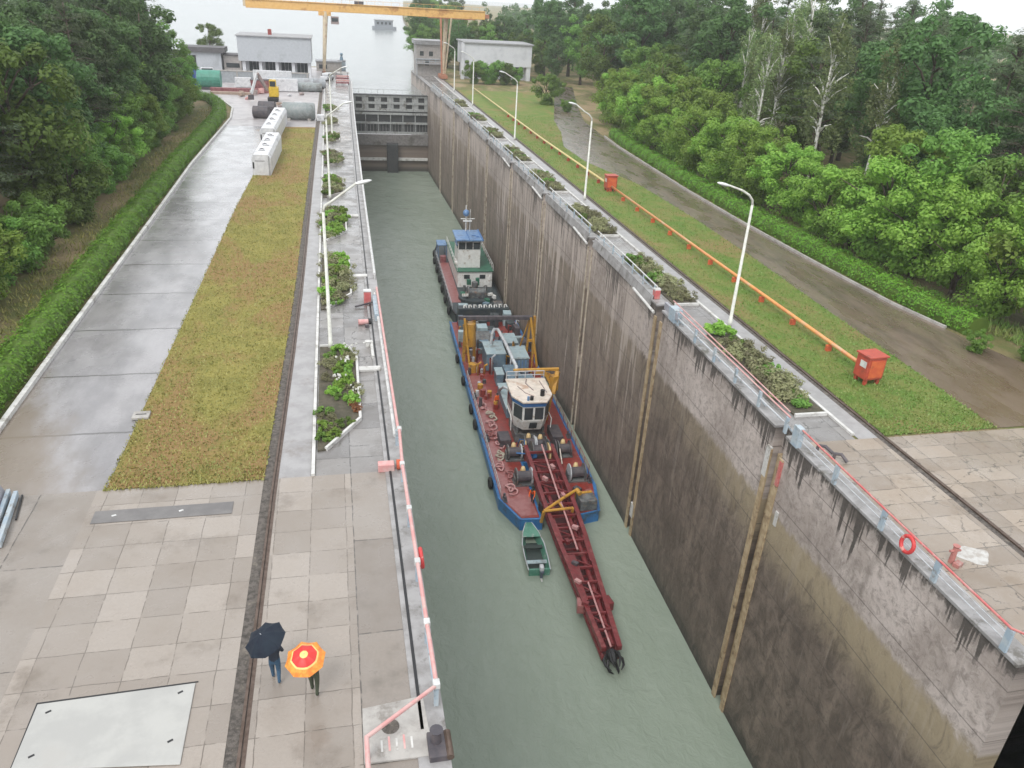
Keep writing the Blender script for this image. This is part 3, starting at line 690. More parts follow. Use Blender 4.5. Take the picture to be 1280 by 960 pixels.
for k in range(9): v = 5-k*2.1+r_.random(); MB().cbox((.1+r_.choice((-.55,.5,.75,-.8)), v, LZ(v)+.62), (.28, .5, .3), r_.random()).build('bracket', r_.choice(('ladder_red','ladder_red','iron_dark','hose_pink')), ld)
ch = MB(); ch.tube([(.1,-15.3,LZ(-15.3)),(.1,-15.7,.92),(.1,-16.2,.82)], [.34,.40,.16], 10)
ct = ch.build('cutter_head', 'black', ld)
m = MB()
for k in range(6):
    a = k*math.pi/3; c, s = math.cos(a), math.sin(a)
    m.tube([(.1+.36*c,-15.5,.92+.36*s),(.1+.66*c,-15.9,.85+.66*s),(.1+.62*c,-16.35,.8+.62*s),(.1+.34*c,-16.75,.76+.34*s)], [.09,.11,.09,.03], 6)
m.build('cutter_blade', 'black', ct)
# bow hoisting frame
m = MB(); m.tube([(-1.55,-1.1,2.5),(.4,.4,2.6),(1.95,1.7,2.5)], .13, 8); m.tube([(-1.55,-1.1,2.5),(.95,-.9,2.5)], .12, 8); m.tube([(1.95,1.7,2.5),(2.1,1.1,2.45)], .2, 8)
for p in ((-1.55,-1.1),(.95,-.9),(1.95,1.7)): m.bar((p[0],p[1],2.45),(p[0]*1.05,p[1]+.4,1.1),.2,.2)
m.bar((-.1,0,2.55),(.1,-.9,2.5),.12,.12)
m.build('hoist_frame', 'boat_yellow', dr)
bx = MB().cbox((2.75,1.1,1.6),(1.5,1.3,1.0),.1).build('deck_locker', 'winch_grey', dr, bevel=.05); MB().cbox((2.75,1.75,2.14),(1.2,.25,.08),.1).build('locker_stripe', 'boat_yellow', bx)
MB().cbox((-1.0,.8,1.5),(.9,.9,.9),.2).build('anchor_winch_box', 'black', dr, bevel=.12)
# winches
def winch(x, y, w, r, motor=True, col='winch_grey', rz=0.0, mx=None):
    w *= 1.25; r *= 1.35
    f = MB().box(x-w/2-.25, x+w/2+.25, y-.6, y+.6, 1.1, 1.3); f.box(x-w/2-.2, x-w/2-.1, y-.5, y+.5, 1.3, 1.9); f.box(x+w/2+.1, x+w/2+.2, y-.5, y+.5, 1.3, 1.9)
    o = f.build('winch', col, dr, bevel=.03)
    d = MB(); d.tube([(x-w/2, y, 1.85), (x+w/2, y, 1.85)], r*.6, 16); d.build('drum', 'iron_dark', o)
    for s in (-1, 1): MB().tube([(x+s*w/2-.05, y, 1.85), (x+s*w/2+.05, y, 1.85)], r, 18).build('flange', ('winch_grey','steel_light','iron_dark')[int(abs(x*7+s)) % 3], o)
    if motor:
        mx_ = x if mx is None else mx; MB().tube([(mx_, y+.5, 1.4), (mx_, y+.45, 2.25), (mx_, y+.44, 2.55)], [.24, .24, .15], 10).build('motor', 'cream_motor', o, smooth=True)
    return o
for a in ((-2.1,9.4,1.0,.55),(-2.0,5.2,1.1,.6),(2.75,9.6,.9,.55),(2.95,5.4,1.1,.6),(-.35,11.0,.8,.5)): winch(*a)
winch(.75, 10.7, .8, .5); winch(.2, 9.3, 1.0, .75, False); winch(1.45, 9.2, .5, .85, False, 'iron_dark')
MB().tube([(1.0,8.9,1.9),(1.15,8.9,1.9)], .95, 20).build('brake_disc', 'cream_motor', dr)
m = MB(); m.cbox((-.55,8.5,1.75),(.9,.35,.3),.4); m.cbox((-.4,8.3,2.1),(.3,.5,.4),.2); m.tube([(-2.0,8.9,2.0),(-.6,8.4,2.1)], .07, 6); m.build('hydraulic_unit', 'winch_blue', dr)
m = MB(); m.tube([(2.0,10.6,1.6),(1.9,9,2.3),(1.7,7.6,1.6)], .06, 6); m.tube([(2.25,10.5,1.6),(2.2,9,2.2),(2.1,7.4,1.5)], .06, 6); m.build('cable', 'roof_cream', dr)
# control cab
cab = [(-1.0,11.45),(1.05,11.45),(1.78,12.75),(1.78,16.0),(-1.78,16.0),(-1.78,12.75)]
low = [(-.85,11.95),(.9,11.95),(1.55,12.95),(1.6,15.9),(-1.6,15.9),(-1.55,12.95)]
n = len(cab); vs = [(x,y,2.7) for x,y in low]+[(x,y,3.9) for x,y in cab]+[(x,y,5.95) for x,y in cab]
fs = [tuple(reversed(range(n)))]+[(k*n+i,k*n+(i+1)%n,(k+1)*n+(i+1)%n,(k+1)*n+i) for k in (0,1) for i in range(n)]+[tuple(2*n+i for i in range(n))]
cb = MB().add(vs, fs).build('control_cab', 'boat_white', dr)
rf = MB().prism([(-1.15,11.15),(1.2,11.15),(2.0,12.6),(2.0,16.3),(-2.0,16.3),(-2.0,12.6)], 5.96, 6.16).build('roof', 'roof_cream', cb, bevel=.05)
MB().prism([(-1.06,11.34),(1.11,11.34),(1.86,12.70),(1.86,14.5),(-1.86,14.5),(-1.86,12.70)], 5.52, 5.955).build('fascia', 'cab_blue', cb)
def pane_on(p, q, z0, z1, inset, parent, t=.04, name='window', frame=True, off=.0, mname='glass'):
    """window between two plan points p->q of a wall face, set proud of it"""
    p = Vector((*p, 0)); q = Vector((*q, 0)); d = (q-p).normalized(); nrm = Vector((d.y, -d.x, 0)); L_ = (q-p).length
    a = p + d*inset; b = q - d*inset; m = MB(); o = nrm*(t+off)
    vs = [a+Vector((0,0,z0)), b+Vector((0,0,z0)), b+Vector((0,0,z1)), a+Vector((0,0,z1))]; m.add(vs+[v+o for v in vs], [(3,2,1,0),(4,5,6,7),(0,1,5,4),(1,2,6,5),(2,3,7,6),(3,0,4,7)])
    return m.build(name, mname, parent)
pane_on((-1.0,11.45),(.02,11.45),4.1,5.35,.10,cb); pane_on((.02,11.45),(1.05,11.45),4.1,5.35,.10,cb)
pane_on((-1.78,12.75),(-1.0,11.45),4.0,5.35,.16,cb); pane_on((1.05,11.45),(1.78,12.75),4.0,5.35,.16,cb)
pane_on((-1.78,15.8),(-1.78,12.9),4.1,5.3,.3,cb); pane_on((1.78,12.9),(1.78,15.8),4.1,5.3,.3,cb)
MB().add([(-.32,11.80,2.95),(.42,11.80,2.95),(.42,11.42,3.75),(-.32,11.42,3.75),(-.32,11.74,2.95),(.42,11.74,2.95),(.42,11.36,3.75),(-.32,11.36,3.75)],[(0,1,2,3),(7,6,5,4),(0,4,5,1),(1,5,6,2),(2,6,7,3),(3,7,4,0)]).build('hatch_window', 'glass', cb)
T([(.95,12.4,6.1),(.95,12.4,6.75)], .22, 12).build('roof_vent', 'black', rf); T([(-.25,11.6,6.1),(-.25,11.6,6.5)], .17, 10).build('roof_lamp', 'black', rf)
T([(-.6,11.5,6.1),(-.6,11.5,6.55)], .12, 10).build('roof_lamp', 'tug_blue', rf)
m = MB(); m.tube([(.1,16,6.16),(-.2,15,6.25),(.3,13.5,6.2)], .05, 6); m.tube([(-1.1,14.5,6.2),(-.6,13,6.2),(.1,12.2,6.2)], .035, 6); m.tube([(1.3,15.5,6.2),(1.5,13,6.2)], .05, 6); m.build('roof_cable', 'debris', rf)
rail(cb, [(-1.9,16.2,6.16),(1.9,16.2,6.16)], .8, 'steel_light', .05, sp=.9)
m = MB()
for x in (-1.3,1.3):
    for y in (12.6,15.6): m.box(x-.12,x+.12,y-.12,y+.12,1.1,2.7)
m.box(-1.5,1.5,12.3,15.8,1.1,2.0); m.build('cab_support', 'winch_grey', cb)
m = MB(); m.box(-3.1,-2.0,11.5,13.3,1.1,1.9); m.build('deck_box', 'iron_dark', dr, bevel=.04); MB().box(2.1,3.2,11.5,14,1.1,2.0).build('deck_box', 'iron_dark', dr, bevel=.04)
m = MB(); m.tube([(-2.0,12.2,2.6),(-2.0,12.2,3.7),(-1.9,13,3.8),(-1.9,15,3.8)], .05, 6); m.tube([(2.0,12.4,2.6),(2.05,12.4,3.6),(2.0,13.5,3.7)], .05, 6); m.build('grab_rail', 'boat_white', cb)
# deck crane behind the cab
m = MB(); m.bar((-1.1,16.9,6.75),(3.5,16.5,6.95),.28,.28); m.bar((3.3,16.6,6.8),(2.6,16.6,1.1),.3,.3); m.bar((3.4,16.5,6.7),(2.9,15.6,4.6),.4,.5); m.bar((2.0,16.5,6.7),(2.9,16.4,5.0),.22,.25); m.bar((1.2,16.6,6.7),(2.6,16.6,6.2),.2,.5); m.cbox((3.0,16.2,5.6),(.7,.7,1.6),.3)
m.build('deck_crane', 'boat_yellow', dr, bevel=.04)
# engine room blocks
def block(x0,x1,y0,y1,z1,name='deckhouse',top='deckhouse_top',body='deckhouse_blue'):
    o = MB().box(x0,x1,y0,y1,1.1,z1).build(name, body, dr, bevel=.06); MB().box(x0-.06,x1+.06,y0-.06,y1+.06,z1+.003,z1+.09).build('roof', top, o); return o
d1 = block(-1.9,.35,28.6,32.2,3.2); d2 = block(.95,2.9,27.6,31,3.0)
block(-1.35,-.55,24.6,26.4,2.5,'engine_box'); block(-1.5,-.35,17.2,23,2.2,'engine_box')
block(-.2,1.3,22.5,27.2,2.4,'engine_box','deckhouse_blue'); block(1.6,2.8,19.5,25.5,2.0,'engine_box','deckhouse_blue'); block(.9,2.6,33,36,2.6,'deckhouse'); block(-2.2,-.3,34,37.5,2.3,'deckhouse','winch_grey')
for k in range(4): MB().box(1.25+k*.4,1.4+k*.4,27.52,27.6,1.4,2.8).build('rib', 'tug_blue', d2)
m = MB(); m.tube([(-1.0,31.4,2.4),(-.9,31.5,4.6),(-.6,31.9,5.0),(-.2,31.6,5.05),(-.15,27,5.4),(-.3,19.3,5.95),(-.3,19.0,5.7),(-.3,19,4.9)], .19, 10); m.build('discharge_pipe', 'steel_light', dr, smooth=True)
m = MB(); m.tube([(-1.6,21.5,2.2),(-1.5,19.5,3.6),(-.9,18.2,3.8),(-.5,18.4,3.2)], .14, 8); m.tube([(-.75,17.2,4.2),(.3,17.3,4.2),(.6,17.1,3.6),(1.3,17.2,4.1)], .12, 8); m.build('manifold', 'steel_light', dr, smooth=True)
# spud gantry
m = MB(); m.bar((-5.0,30.9,6.9),(3.6,30.6,6.9),.45,.4); m.build('gantry_beam', 'iron_dark', dr)
m = MB(); m.tube([(-4.35,30.4,7.0),(-3.75,29.0,1.1)], .13, 8); m.tube([(-4.0,31.4,6.7),(-3.6,32.8,1.1)], .14, 8); m.bar((-4.2,31.6,1.1),(-4.1,31.4,6.7),.35,.35); m.bar((-2.9,31.8,1.1),(-3.1,31.5,6.7),.35,.35); m.bar((-4.2,31.5,4.3),(-2.9,31.6,4.3),.35,.5)
m.tube([(-3.6,31.0,3.4),(-3.6,31.0,6.2)], [.62,.62], 14); m.build('spud_frame', 'boat_yellow', dr)
m = MB(); m.tube([(3.4,30.4,7.0),(4.3,29.4,1.1)], .15, 8); m.tube([(3.4,30.8,6.9),(2.5,32.8,1.1)], .10, 8); m.bar((4.1,31.2,1.1),(4.0,31.0,6.9),.3,.4); m.bar((3.3,31.4,1.1),(3.5,31,6.9),.22,.3); m.bar((3.3,31.1,3.8),(4.1,31.0,3.8),.22,.3); m.tube([(3.1,27.0,1.1),(3.1,26.8,5.3)], .07, 6); m.build('spud_frame', 'boat_yellow', dr)
MB().tube([(-3.5,28.6,1.1),(-3.5,28.6,2.1)], .5, 14).build('spud_winch', 'boat_yellow', dr)
r_ = random.Random(11)
for k in range(34):                                                                # pipes, valves and bollards about the deck
    x = r_.uniform(-4.0,-2.2); y = r_.uniform(19,43); MB().tube([(x,y,1.1),(x,y,1.5+r_.random()*.7)], .14+.18*r_.random(), 10).build('valve', r_.choice(('deck_red','steel_light','boat_yellow','iron_dark')), dr)
for k in range(10):
    x = r_.uniform(2.6,4.0); y = r_.uniform(19,43); MB().cbox((x,y,1.3),(.4+.4*r_.random(),.5+.6*r_.random(),.5),r_.random()).build('locker', r_.choice(('deck_red','deckhouse_blue','iron_dark','deck_pink')), dr, bevel=.03)
for s, x in ((-1,-4.1),(1,4.1)):
    for y in (2.8 if s < 0 else 5, 13, 22, 36):
        m = MB()
        m.box(x-.2,x+.2,y-.45,y+.45,1.1,1.15)
        for q in (-.25,.25): m.tube([(x,y+q,1.12),(x,y+q,1.6)], .11, 8)
        m.build('bitt', 'iron_dark', dr)
for k in range(30):                                                                # stores and machinery packed on the after deck
    x = r_.uniform(-3.9,3.7); y = r_.uniform(32.5,43); h = r_.uniform(.5,1.8)
    MB().cbox((x,y,1.1+h/2),(r_.uniform(.5,1.5),r_.uniform(.5,1.6),h),r_.uniform(-.2,.2)).build('machinery_box', r_.choice(('deckhouse_blue','iron_dark','winch_grey','deck_red','hull_dark','deckhouse_top')), dr, bevel=.04)
for k in range(16):
    x = r_.uniform(-3.6,3.6); y = r_.uniform(26,42); MB().tube([(x,y,1.1),(x,y,1.9+r_.random()*1.6),(x+.3,y-.2,2.2+r_.random()*1.5)], .11, 8).build('vent_pipe', r_.choice(('steel_light','iron_dark','boat_yellow','deck_red')), dr, smooth=True)
for k in range(12):
    x = r_.uniform(-3.4,3.6); y = r_.uniform(2.5,11); 
    if -1.9 < x < 2.2 and y < 9.3: continue
    MB().cbox((x,y,1.32),(r_.uniform(.3,.8),r_.uniform(.3,.9),.5),r_.random()).build('gear_box', r_.choice(('iron_dark','winch_grey','black','deck_pink')), dr, bevel=.04)
for k in range(10):
    x = r_.uniform(-1.6,2.4); y = r_.uniform(9.6,11.6); MB().tube([(x,y,1.1),(x+.2,y-.2,2.0),(x+.5,y-.9,2.3),(x+.5,y-1.4,1.5)], .06, 6).build('hydraulic_hose', r_.choice(('black','iron_dark','winch_blue','cream_motor')), dr, smooth=True)
# hoses lying on the left side deck
for k in range(9):
    pts = []; y = 3.6+k*1.9; x0 = -3.3+.35*math.sin(k*2.1); ph = r_.random()*6; tw = r_.uniform(.35, .8)
    for q in range(34):
        a = ph+q*.42; pts.append((x0+(.30+.14*math.sin(q*.3+k))*math.cos(a)*1.15, y+q*.05*tw*1.6+.38*math.sin(a), 1.22+.07*math.sin(q*1.1+k)+.004*q))
    tag(MB().tube(pts, .085, 6).build('hose', ('hose_pink','deck_pink','hose_pink','rope')[k % 4], None, smooth=True), 'faded hose or rope lying in loose loops on the left side deck of the dredger', 'hose', 'hoses on the dredger deck')
    o = bpy.data.objects['hose' if k == 0 else 'hose.%03d' % k]; o.location = BOAT[0]; o.rotation_euler = (0,0,BOAT[1])

# ------------------------------------------------------------------ pusher tug behind the dredger
tg = thing('tugboat', 'white pusher tug with blue wheelhouse roof made fast behind the red dredger', 'tugboat', *BOAT)
th = [(-3.6,45.2),(3.1,45.2),(3.5,49),(3.6,74),(2.6,80),(-2.6,80),(-3.9,74),(-4.0,49)]
MB().prism(th, -.8, 1.5).build('hull', 'hull_dark', tg)
MB().prism([(x*.95,y if y > 46 else 45.5) for x,y in th], .8, 1.56).build('deck', 'hull_dark', tg)
T([(-3.6,45.2,1.6),(-4.0,49,1.6),(-3.95,74,1.6),(-2.6,80,1.6)], .12).build('bulwark', 'black', tg); T([(3.1,45.2,1.6),(3.55,49,1.6),(3.6,74,1.6),(2.6,80,1.6)], .12).build('bulwark', 'black', tg)
MB().prism([(-3.7,50),(-2.3,50),(-2.2,68),(-3.7,68)], 1.0, 1.575).build('side_deck', 'deck_pink', tg)
MB().box(-3.4,3.4,43.7,45.1,.3,3.0).build('push_board', 'hull_dark', tg)
for k in range(9):                                                                # white loops standing in for illegible marks along the push board
    x = -2.5+k*.68; q = (k*37 % 5)*.05
    MB().tube([(x-.18,44.0,3.02),(x-.12,44.3+q,3.3),(x+.1,44.45-q,3.32),(x+.2,44.1+q,3.04)], .075, 6).build('white_mark', 'boat_white', tg)
MB().box(-2.1,3.0,56.2,71,1.56,4.0).build('deckhouse', 'boat_white', tg, bevel=.05)
dh = MB().box(-2.25,3.15,56.0,71.2,4.003,4.10).build('upper_deck', 'tug_green', tg)
for x in (-.75,1.55): MB().box(x-.42,x+.42,56.14,56.2,2.9,3.5).build('porthole', 'glass', tg)
MB().box(2.45,2.75,56.1,56.2,2.1,3.3).build('life_ring_locker', 'boat_white', tg)
fd = MB(); fd.tube([(-.1,51.5,1.58),(-.1,51.5,1.95)], [2.4,2.4], 28); fd.build('fore_deck_plate', 'hull_dark', tg)
m = MB(); m.tube([(-1.2,51.2,2.6),(1.2,51.2,2.6)], .6, 16); m.tube([(-1.25,51.2,2.6),(-1.1,51.2,2.6)], .95, 18); m.tube([(1.1,51.2,2.6),(1.25,51.2,2.6)], .95, 18); m.cbox((0,51.3,2.2),(3.0,1.4,.5)); m.tube([(.1,53.6,1.9),(.1,53.6,3.3)], .45, 12); m.tube([(-1.5,53,1.9),(-1.5,53,3)], .2, 8); m.tube([(1.6,53,1.9),(1.6,53,3)], .2, 8); m.build('tow_winch', 'winch_grey', tg)
m = MB(); m.cbox((-1.7,50.4,2.5),(.9,.3,.3)); m.cbox((1.9,50.6,2.5),(.7,.3,.35),.3); m.cbox((2.4,50.4,2.2),(.3,.7,.5),.4); m.build('fairlead', 'boat_white', tg)
m = MB(); m.cbox((.6,54.6,3.0),(.5,.6,1.0)); m.cbox((-.6,55,2.8),(.6,.5,.7)); m.build('ventilator', 'tug_green', tg)
MB().box(2.0,3.2,47,48.8,1.56,2.2).build('deck_chest', 'winch_grey', tg, bevel=.04); MB().box(-2.9,-1.6,46.6,48.6,1.56,2.0).build('deck_chest', 'deckhouse_top', tg, bevel=.04)
wh = MB().box(-1.95,1.35,57.6,62.0,4.1,8.25).build('wheelhouse', 'boat_white', tg, bevel=.05)
for k in range(3): MB().box(-1.85+k*1.07,-1.85+k*1.07+.95,57.52,57.6,6.95,7.95).build('window', 'glass', wh)
for k in range(3): MB().box(-2.02,-1.95,57.9+k*1.3,59.0+k*1.3,6.95,7.95).build('window', 'glass', wh); MB().box(1.35,1.42,57.9+k*1.3,59.0+k*1.3,6.95,7.95).build('window', 'glass', wh)
rf = MB().prism([(-2.3,57.0),(1.7,57.0),(1.7,62.4),(-2.3,62.4)], 8.253, 8.5).build('roof', 'tug_blue', wh, bevel=.06)
m = MB(); m.box(-.42,-.30,57.1,62.2,8.5,8.58); m.box(1.45,1.6,57.1,62.3,8.5,8.62); m.tube([(.2,59,8.6),(.5,58.4,8.75),(1.2,58.2,8.6)], .06, 6); m.build('roof_rib', 'cab_blue', rf)
m = MB(); m.tube([(-.4,61.5,8.5),(-.4,61.5,12.4)], .09, 8); m.tube([(-1.2,61.5,10.4),(.9,61.5,10.4)], .06, 6); m.tube([(.2,61.6,8.5),(.25,61.6,11.8)], .05, 6); mt = m.build('mast', 'boat_white', wh)
MB().ball((-.4,61.4,11.3),.5).build('radar_dome', 'tug_blue', mt, smooth=True); MB().cbox((-.2,61.4,10.1),(1.3,.25,.2)).build('radar_bar', 'boat_white', mt)
rail(tg, [(-2.2,56.1,4.1),(-2.2,71,4.1)], .9, 'boat_white', .035); rail(tg, [(3.1,56.1,4.1),(3.1,71,4.1)], .9, 'boat_white', .035)
T([(-2.0,58.4,4.5),(-2.0,60.2,4.5)], .28, 12).build('raft_canister', 'boat_white', tg, smooth=True)
m = MB(); m.box(-3.7,-2.2,70.5,73.5,3.6,3.72); 
for x in (-3.6,-2.3):
    for y in (70.6,73.4): m.tube([(x,y,1.5),(x,y,3.6)], .05, 6)
m.build('awning', 'tug_blue', tg)
T([(-3.0,68.6,1.56),(-3.0,68.6,2.5)], [.55,.5], 14).build('cable_drum', 'maroon', tg)
T([(1.0,64.5,4.1),(1.0,64.5,7.4)], [.6,.5], 14).build('funnel', 'tug_green', tg)
rail(tg, [(-3.85,47,1.6),(-3.85,72,1.6)], .8, 'steel_light', .03)
for k in range(6):
    y = 46.5+k*1.5; x = r_.uniform(-1.8,2.6); MB().cbox((x,y,1.9),(r_.uniform(.5,1.1),.8,r_.uniform(.5,1.2)),r_.random()).build('deck_gear', r_.choice(('iron_dark','tug_green','winch_grey','hull_dark','deckhouse_blue')), tg, bevel=.04)
# tyres hung as fenders
t0 = None
for k, (x, y, z) in enumerate([(-4.75,17.2,.55),(-4.72,20.6,.5),(-4.72,27.5,.5),(-4.72,33.5,.55),(-4.8,6.4,.5),(-4.2,48.5,.9),(-4.25,53.0,.9),(-4.25,57.5,.9),(-4.22,62.0,.9),(-4.2,66.5,.9),(-4.2,71,.9),(-3.9,75,.9)]):
    c, s = math.cos(BOAT[1]), math.sin(BOAT[1]); loc = (BOAT[0][0]+c*x-s*y, BOAT[0][1]+s*x+c*y, BOAT[0][2]+z)
    if t0 is None: t0 = MB().torus((0,0,0), .42, .17, 'x').build('tyre', 'rubber', None, smooth=True); o = t0
    else: o = t0.copy(); COL.objects.link(o)
    o.location = loc
    ab = k >= 5
    tag(o, 'black tyre hung as a fender along the left side of the ' + ('pusher tug' if ab else 'red dredger'), 'tyre', 'tyres hung along the tug' if ab else 'tyres hung along the dredger')

# ------------------------------------------------------------------ green skiff tied under the dredger's bow
sk = thing('motor_skiff', 'small open green skiff with an outboard motor floating at the bow of the dredger', 'boat', (14.0, 46.1, -20.3), -.075)
sec = [(0,.86,.62,.55),(1.5,.92,.68,.55),(3.2,.9,.62,.58),(4.6,.66,.36,.66),(5.6,.32,.1,.76),(6.15,.03,.02,.84)]
vs = []; fs = []
for y, b, bb, h in sec: vs += [(-b,y,h),(-bb,y,-.12 if y < 5 else .2),(bb,y,-.12 if y < 5 else .2),(b,y,h),(b-.05,y,h),(bb-.04,y,-.04 if y < 5 else .25),(-bb+.04,y,-.04 if y < 5 else .25),(-b+.05,y,h)]
for i in range(len(sec)-1):
    for j in range(8): a = i*8+j; b = i*8+(j+1)%8; fs.append((a, b, b+8, a+8))
fs += [(0,7,6,1),(1,6,5,2),(2,5,4,3),(0,1,2,3)]
hull = MB().add(vs, fs).build('hull', 'skiff_green', sk)
MB().add([(-.80,4.0,.66),(.80,4.0,.66),(.64,4.7,.71),(.3,5.6,.8),(0,6.1,.87),(-.3,5.6,.8),(-.64,4.7,.71)], [(0,1,2,3,4,5,6)]).build('fore_deck', 'skiff_green', sk)
m = MB()
for s in (-1, 1): m.tube([(s*b, y, h+.02) for y, b, bb, h in sec], .045, 6)
m.build('gunwale', 'steel_light', sk)
MB().box(-.66,.66,.1,4.0,-.03,.02).build('floor', 'skiff_dark', sk)
for y in (1.0, 2.9): MB().box(-.8,.8,y,y+.4,.33,.38).build('thwart', 'deckhouse_top' if y < 2 else 'skiff_dark', sk)
MB().box(-.82,.82,-.03,.12,-.1,.6).build('transom', 'skiff_green', sk)
om = MB().cbox((.1,-.25,.95),(.34,.5,.4)).build('outboard_motor', 'steel_light', sk, bevel=.08)
MB().cbox((.1,-.3,.45),(.2,.28,.8)).build('motor_leg', 'motor_grey', om, bevel=.03); MB().cbox((.1,-.45,.72),(.3,.3,.12)).build('motor_cowl_base', 'motor_grey', om); MB().tube([(.1,-.75,-.02),(.1,-.4,-.02)], [.05,.1], 8).build('gearcase', 'white_fit', om)
# ------------------------------------------------------------------ foliage
def leaves(pos, nrm, size, rg, asp=.55):
    """one kite-shaped leaf spray per point"""
    n = len(pos); nrm = nrm/np.maximum(np.linalg.norm(nrm, axis=1, keepdims=True), 1e-6)
    r = rg.normal(size=(n,3)); t = r - nrm*np.sum(r*nrm, axis=1, keepdims=True); t /= np.maximum(np.linalg.norm(t, axis=1, keepdims=True), 1e-6)
    b = np.cross(nrm, t); s = (size*(.6+.8*rg.random(n)))[:,None]
    v = np.stack([pos-t*s, pos+b*s*asp-t*s*.15+nrm*s*.12, pos+t*s, pos-b*s*asp-t*s*.15+nrm*s*.12], axis=1)
    return v.reshape(-1,3), np.arange(n*4).reshape(-1,4)
def clump(c, rad, n, size, rg, flat=1.0, up=.5, shell=.5):
    d = rg.normal(size=(n,3)); d /= np.linalg.norm(d, axis=1, keepdims=True)
    rr = rad*(shell+(1-shell)*rg.random(n))[:,None]; p = np.array(c)+d*rr*np.array([1,1,flat])
    nn = d*.8+rg.normal(size=(n,3))*.35+np.array([0,0,up]); return p, nn, np.full(n, size)
def leaf_mesh(name, parts, m, rg, asp=.55, zmin=.05):
    p = np.concatenate([a[0] for a in parts]); nn = np.concatenate([a[1] for a in parts]); s = np.concatenate([a[2] for a in parts])
    k = p[:,2] > zmin; v, f = leaves(p[k], nn[k], s[k], rg, asp); return np_mesh(name, v, f, m, link=False)
def trunk_mesh(name, m, H, r0, limbs, lean, rg):
    b = MB(); pts = []
    for i in range(7):
        t = i/6; pts.append((lean[0]*t*t*H+.12*math.sin(3*t+lean[1]*9), lean[1]*t*t*H+.12*math.cos(2.5*t)-.12, H*t))
    b.tube(pts, [r0*(1-.82*i/6)*(1.25 if i == 0 else 1) for i in range(7)], 9)
    for (z0, tip) in limbs:
        t = z0/H; i = min(int(t*6), 5); f = t*6-i; a = Vector(pts[i]).lerp(Vector(pts[i+1]), f); tip = Vector(tip)
        mid = a.lerp(tip, .5)+Vector((0,0,.12*(tip-a).length)); r = r0*(.5-.32*t)+.03
        b.tube([a, mid, tip], [r, r*.65, r*.2], 6)
    me = bpy.data.meshes.new(name); me.from_pydata(b.v, [], b.f); me.update(); me.materials.append(M[m]); me.shade_smooth(); return me
PROTO = {}
def make_tree(kind, seed, H, Rc, base, m, bark, nb, per, size, r0, lean=(0,0), rb=(.9,1.5), flat=.8):
    rg = np.random.default_rng(seed); parts = []; limbs = []
    lob = rg.normal(size=(5,2))*.35
    for i in range(nb):
        u = rg.random(); z = base+(H-base)*u**.85
        prof = math.sin(math.pi*min(1, (.18+.82*(1-u))))**.6 if kind != 'poplar' else .75
        rr = Rc*prof*math.sqrt(rg.random())*(.95+.3*rg.random()); a = rg.random()*6.283
        x = rr*math.cos(a)+lean[0]*H*u*u+lob[i%5][0]*Rc*.4; y = rr*math.sin(a)+lean[1]*H*u*u+lob[i%5][1]*Rc*.4
        rad = rg.uniform(*rb)*(1-.35*u); parts.append(clump((x,y,z), rad, int(per*(.6+.8*rg.random())), size, rg, flat))
        if i % 4 == 0 and z > base+.6: limbs.append((min(max(base*.7, z-1.2-rr*.5), H*.85), (x*.9,y*.9,z-.2)))
    return trunk_mesh('trunk', bark, H*.92, r0, limbs, lean, rg), leaf_mesh('crown', parts, m, rg)
def make_pine(seed, H, Rc, base):
    rg = np.random.default_rng(seed); parts = []; limbs = []; z = base
    while z < H:
        u = (z-base)/(H-base); L_ = Rc*(1-u)**.7*(.75+.4*rg.random())+.35; nb = 5 if u < .75 else 3; a0 = rg.random()*6.28
        for k in range(nb):
            a = a0+k*6.283/nb+rg.normal()*.3; l = L_*(.7+.5*rg.random()); zz = z+rg.normal()*.25+l*.12
            limbs.append((min(z, H*.9), (l*.9*math.cos(a), l*.9*math.sin(a), zz)))
            for q in np.linspace(.42, 1, max(2, int(l/.9))): parts.append(clump((l*q*math.cos(a), l*q*math.sin(a), zz+.12), .62+.25*rg.random(), 55, .17, rg, .38, .9))
        z += .75+.5*rg.random()
    parts.append(clump((0,0,H), .45, 60, .16, rg, 1.6))
    return trunk_mesh('trunk', 'bark', H, .24, limbs, (rg.normal()*.015, rg.normal()*.015), rg), leaf_mesh('crown', parts, 'leaf_pine', rg, .22)
def make_birch(seed, H, Rc, base):
    rg = np.random.default_rng(seed); parts = []; limbs = []
    for i in range(58):
        u = rg.random(); z = base+(H-base)*u; rr = Rc*(1.05-u)**.5*math.sqrt(rg.random())*(.6+.5*rg.random()); a = rg.random()*6.283
        c = (rr*math.cos(a), rr*math.sin(a), z)
        if i % 2 == 0: limbs.append((min(max(base+(z-base)*.72, z-2.4), H*.8), (c[0], c[1], z+.3)))
        for k in range(4): parts.append(clump((c[0]+rg.normal()*.25, c[1]+rg.normal()*.25, z-.5*k), .48, 21, .14, rg, 1.5, .2, .2))     # hanging twigs
    return trunk_mesh('trunk', 'birchbark', H*.9, .26, limbs, (rg.normal()*.02, rg.normal()*.02), rg), leaf_mesh('crown', parts, 'leaf_birch', rg)
PROTO['broad'] = [make_tree('broad', 10+i, 11.5, 3.7, 2.2, 'leaf', 'bark', 66, 150, .175, .25, (.02*(i-1), .015)) for i in range(3)]
PROTO['dark'] = [make_tree('broad', 20+i, 14.5, 3.6, 3.0, 'leaf_dark', 'bark', 80, 140, .185, .28, (.015, -.02*i)) for i in range(3)]
PROTO['locust'] = [make_tree('broad', 30+i, 7.2, 3.3, .7, 'leaf_light', 'bark', 60, 210, .135, .16, (.02, .02*(i-1)), (.8,1.3)) for i in range(3)]
PROTO['thicket'] = [make_tree('broad', 40+i, 5.0, 2.7, .2, 'leaf', 'bark', 40, 190, .14, .12, (0,0), (.7,1.1)) for i in range(3)]
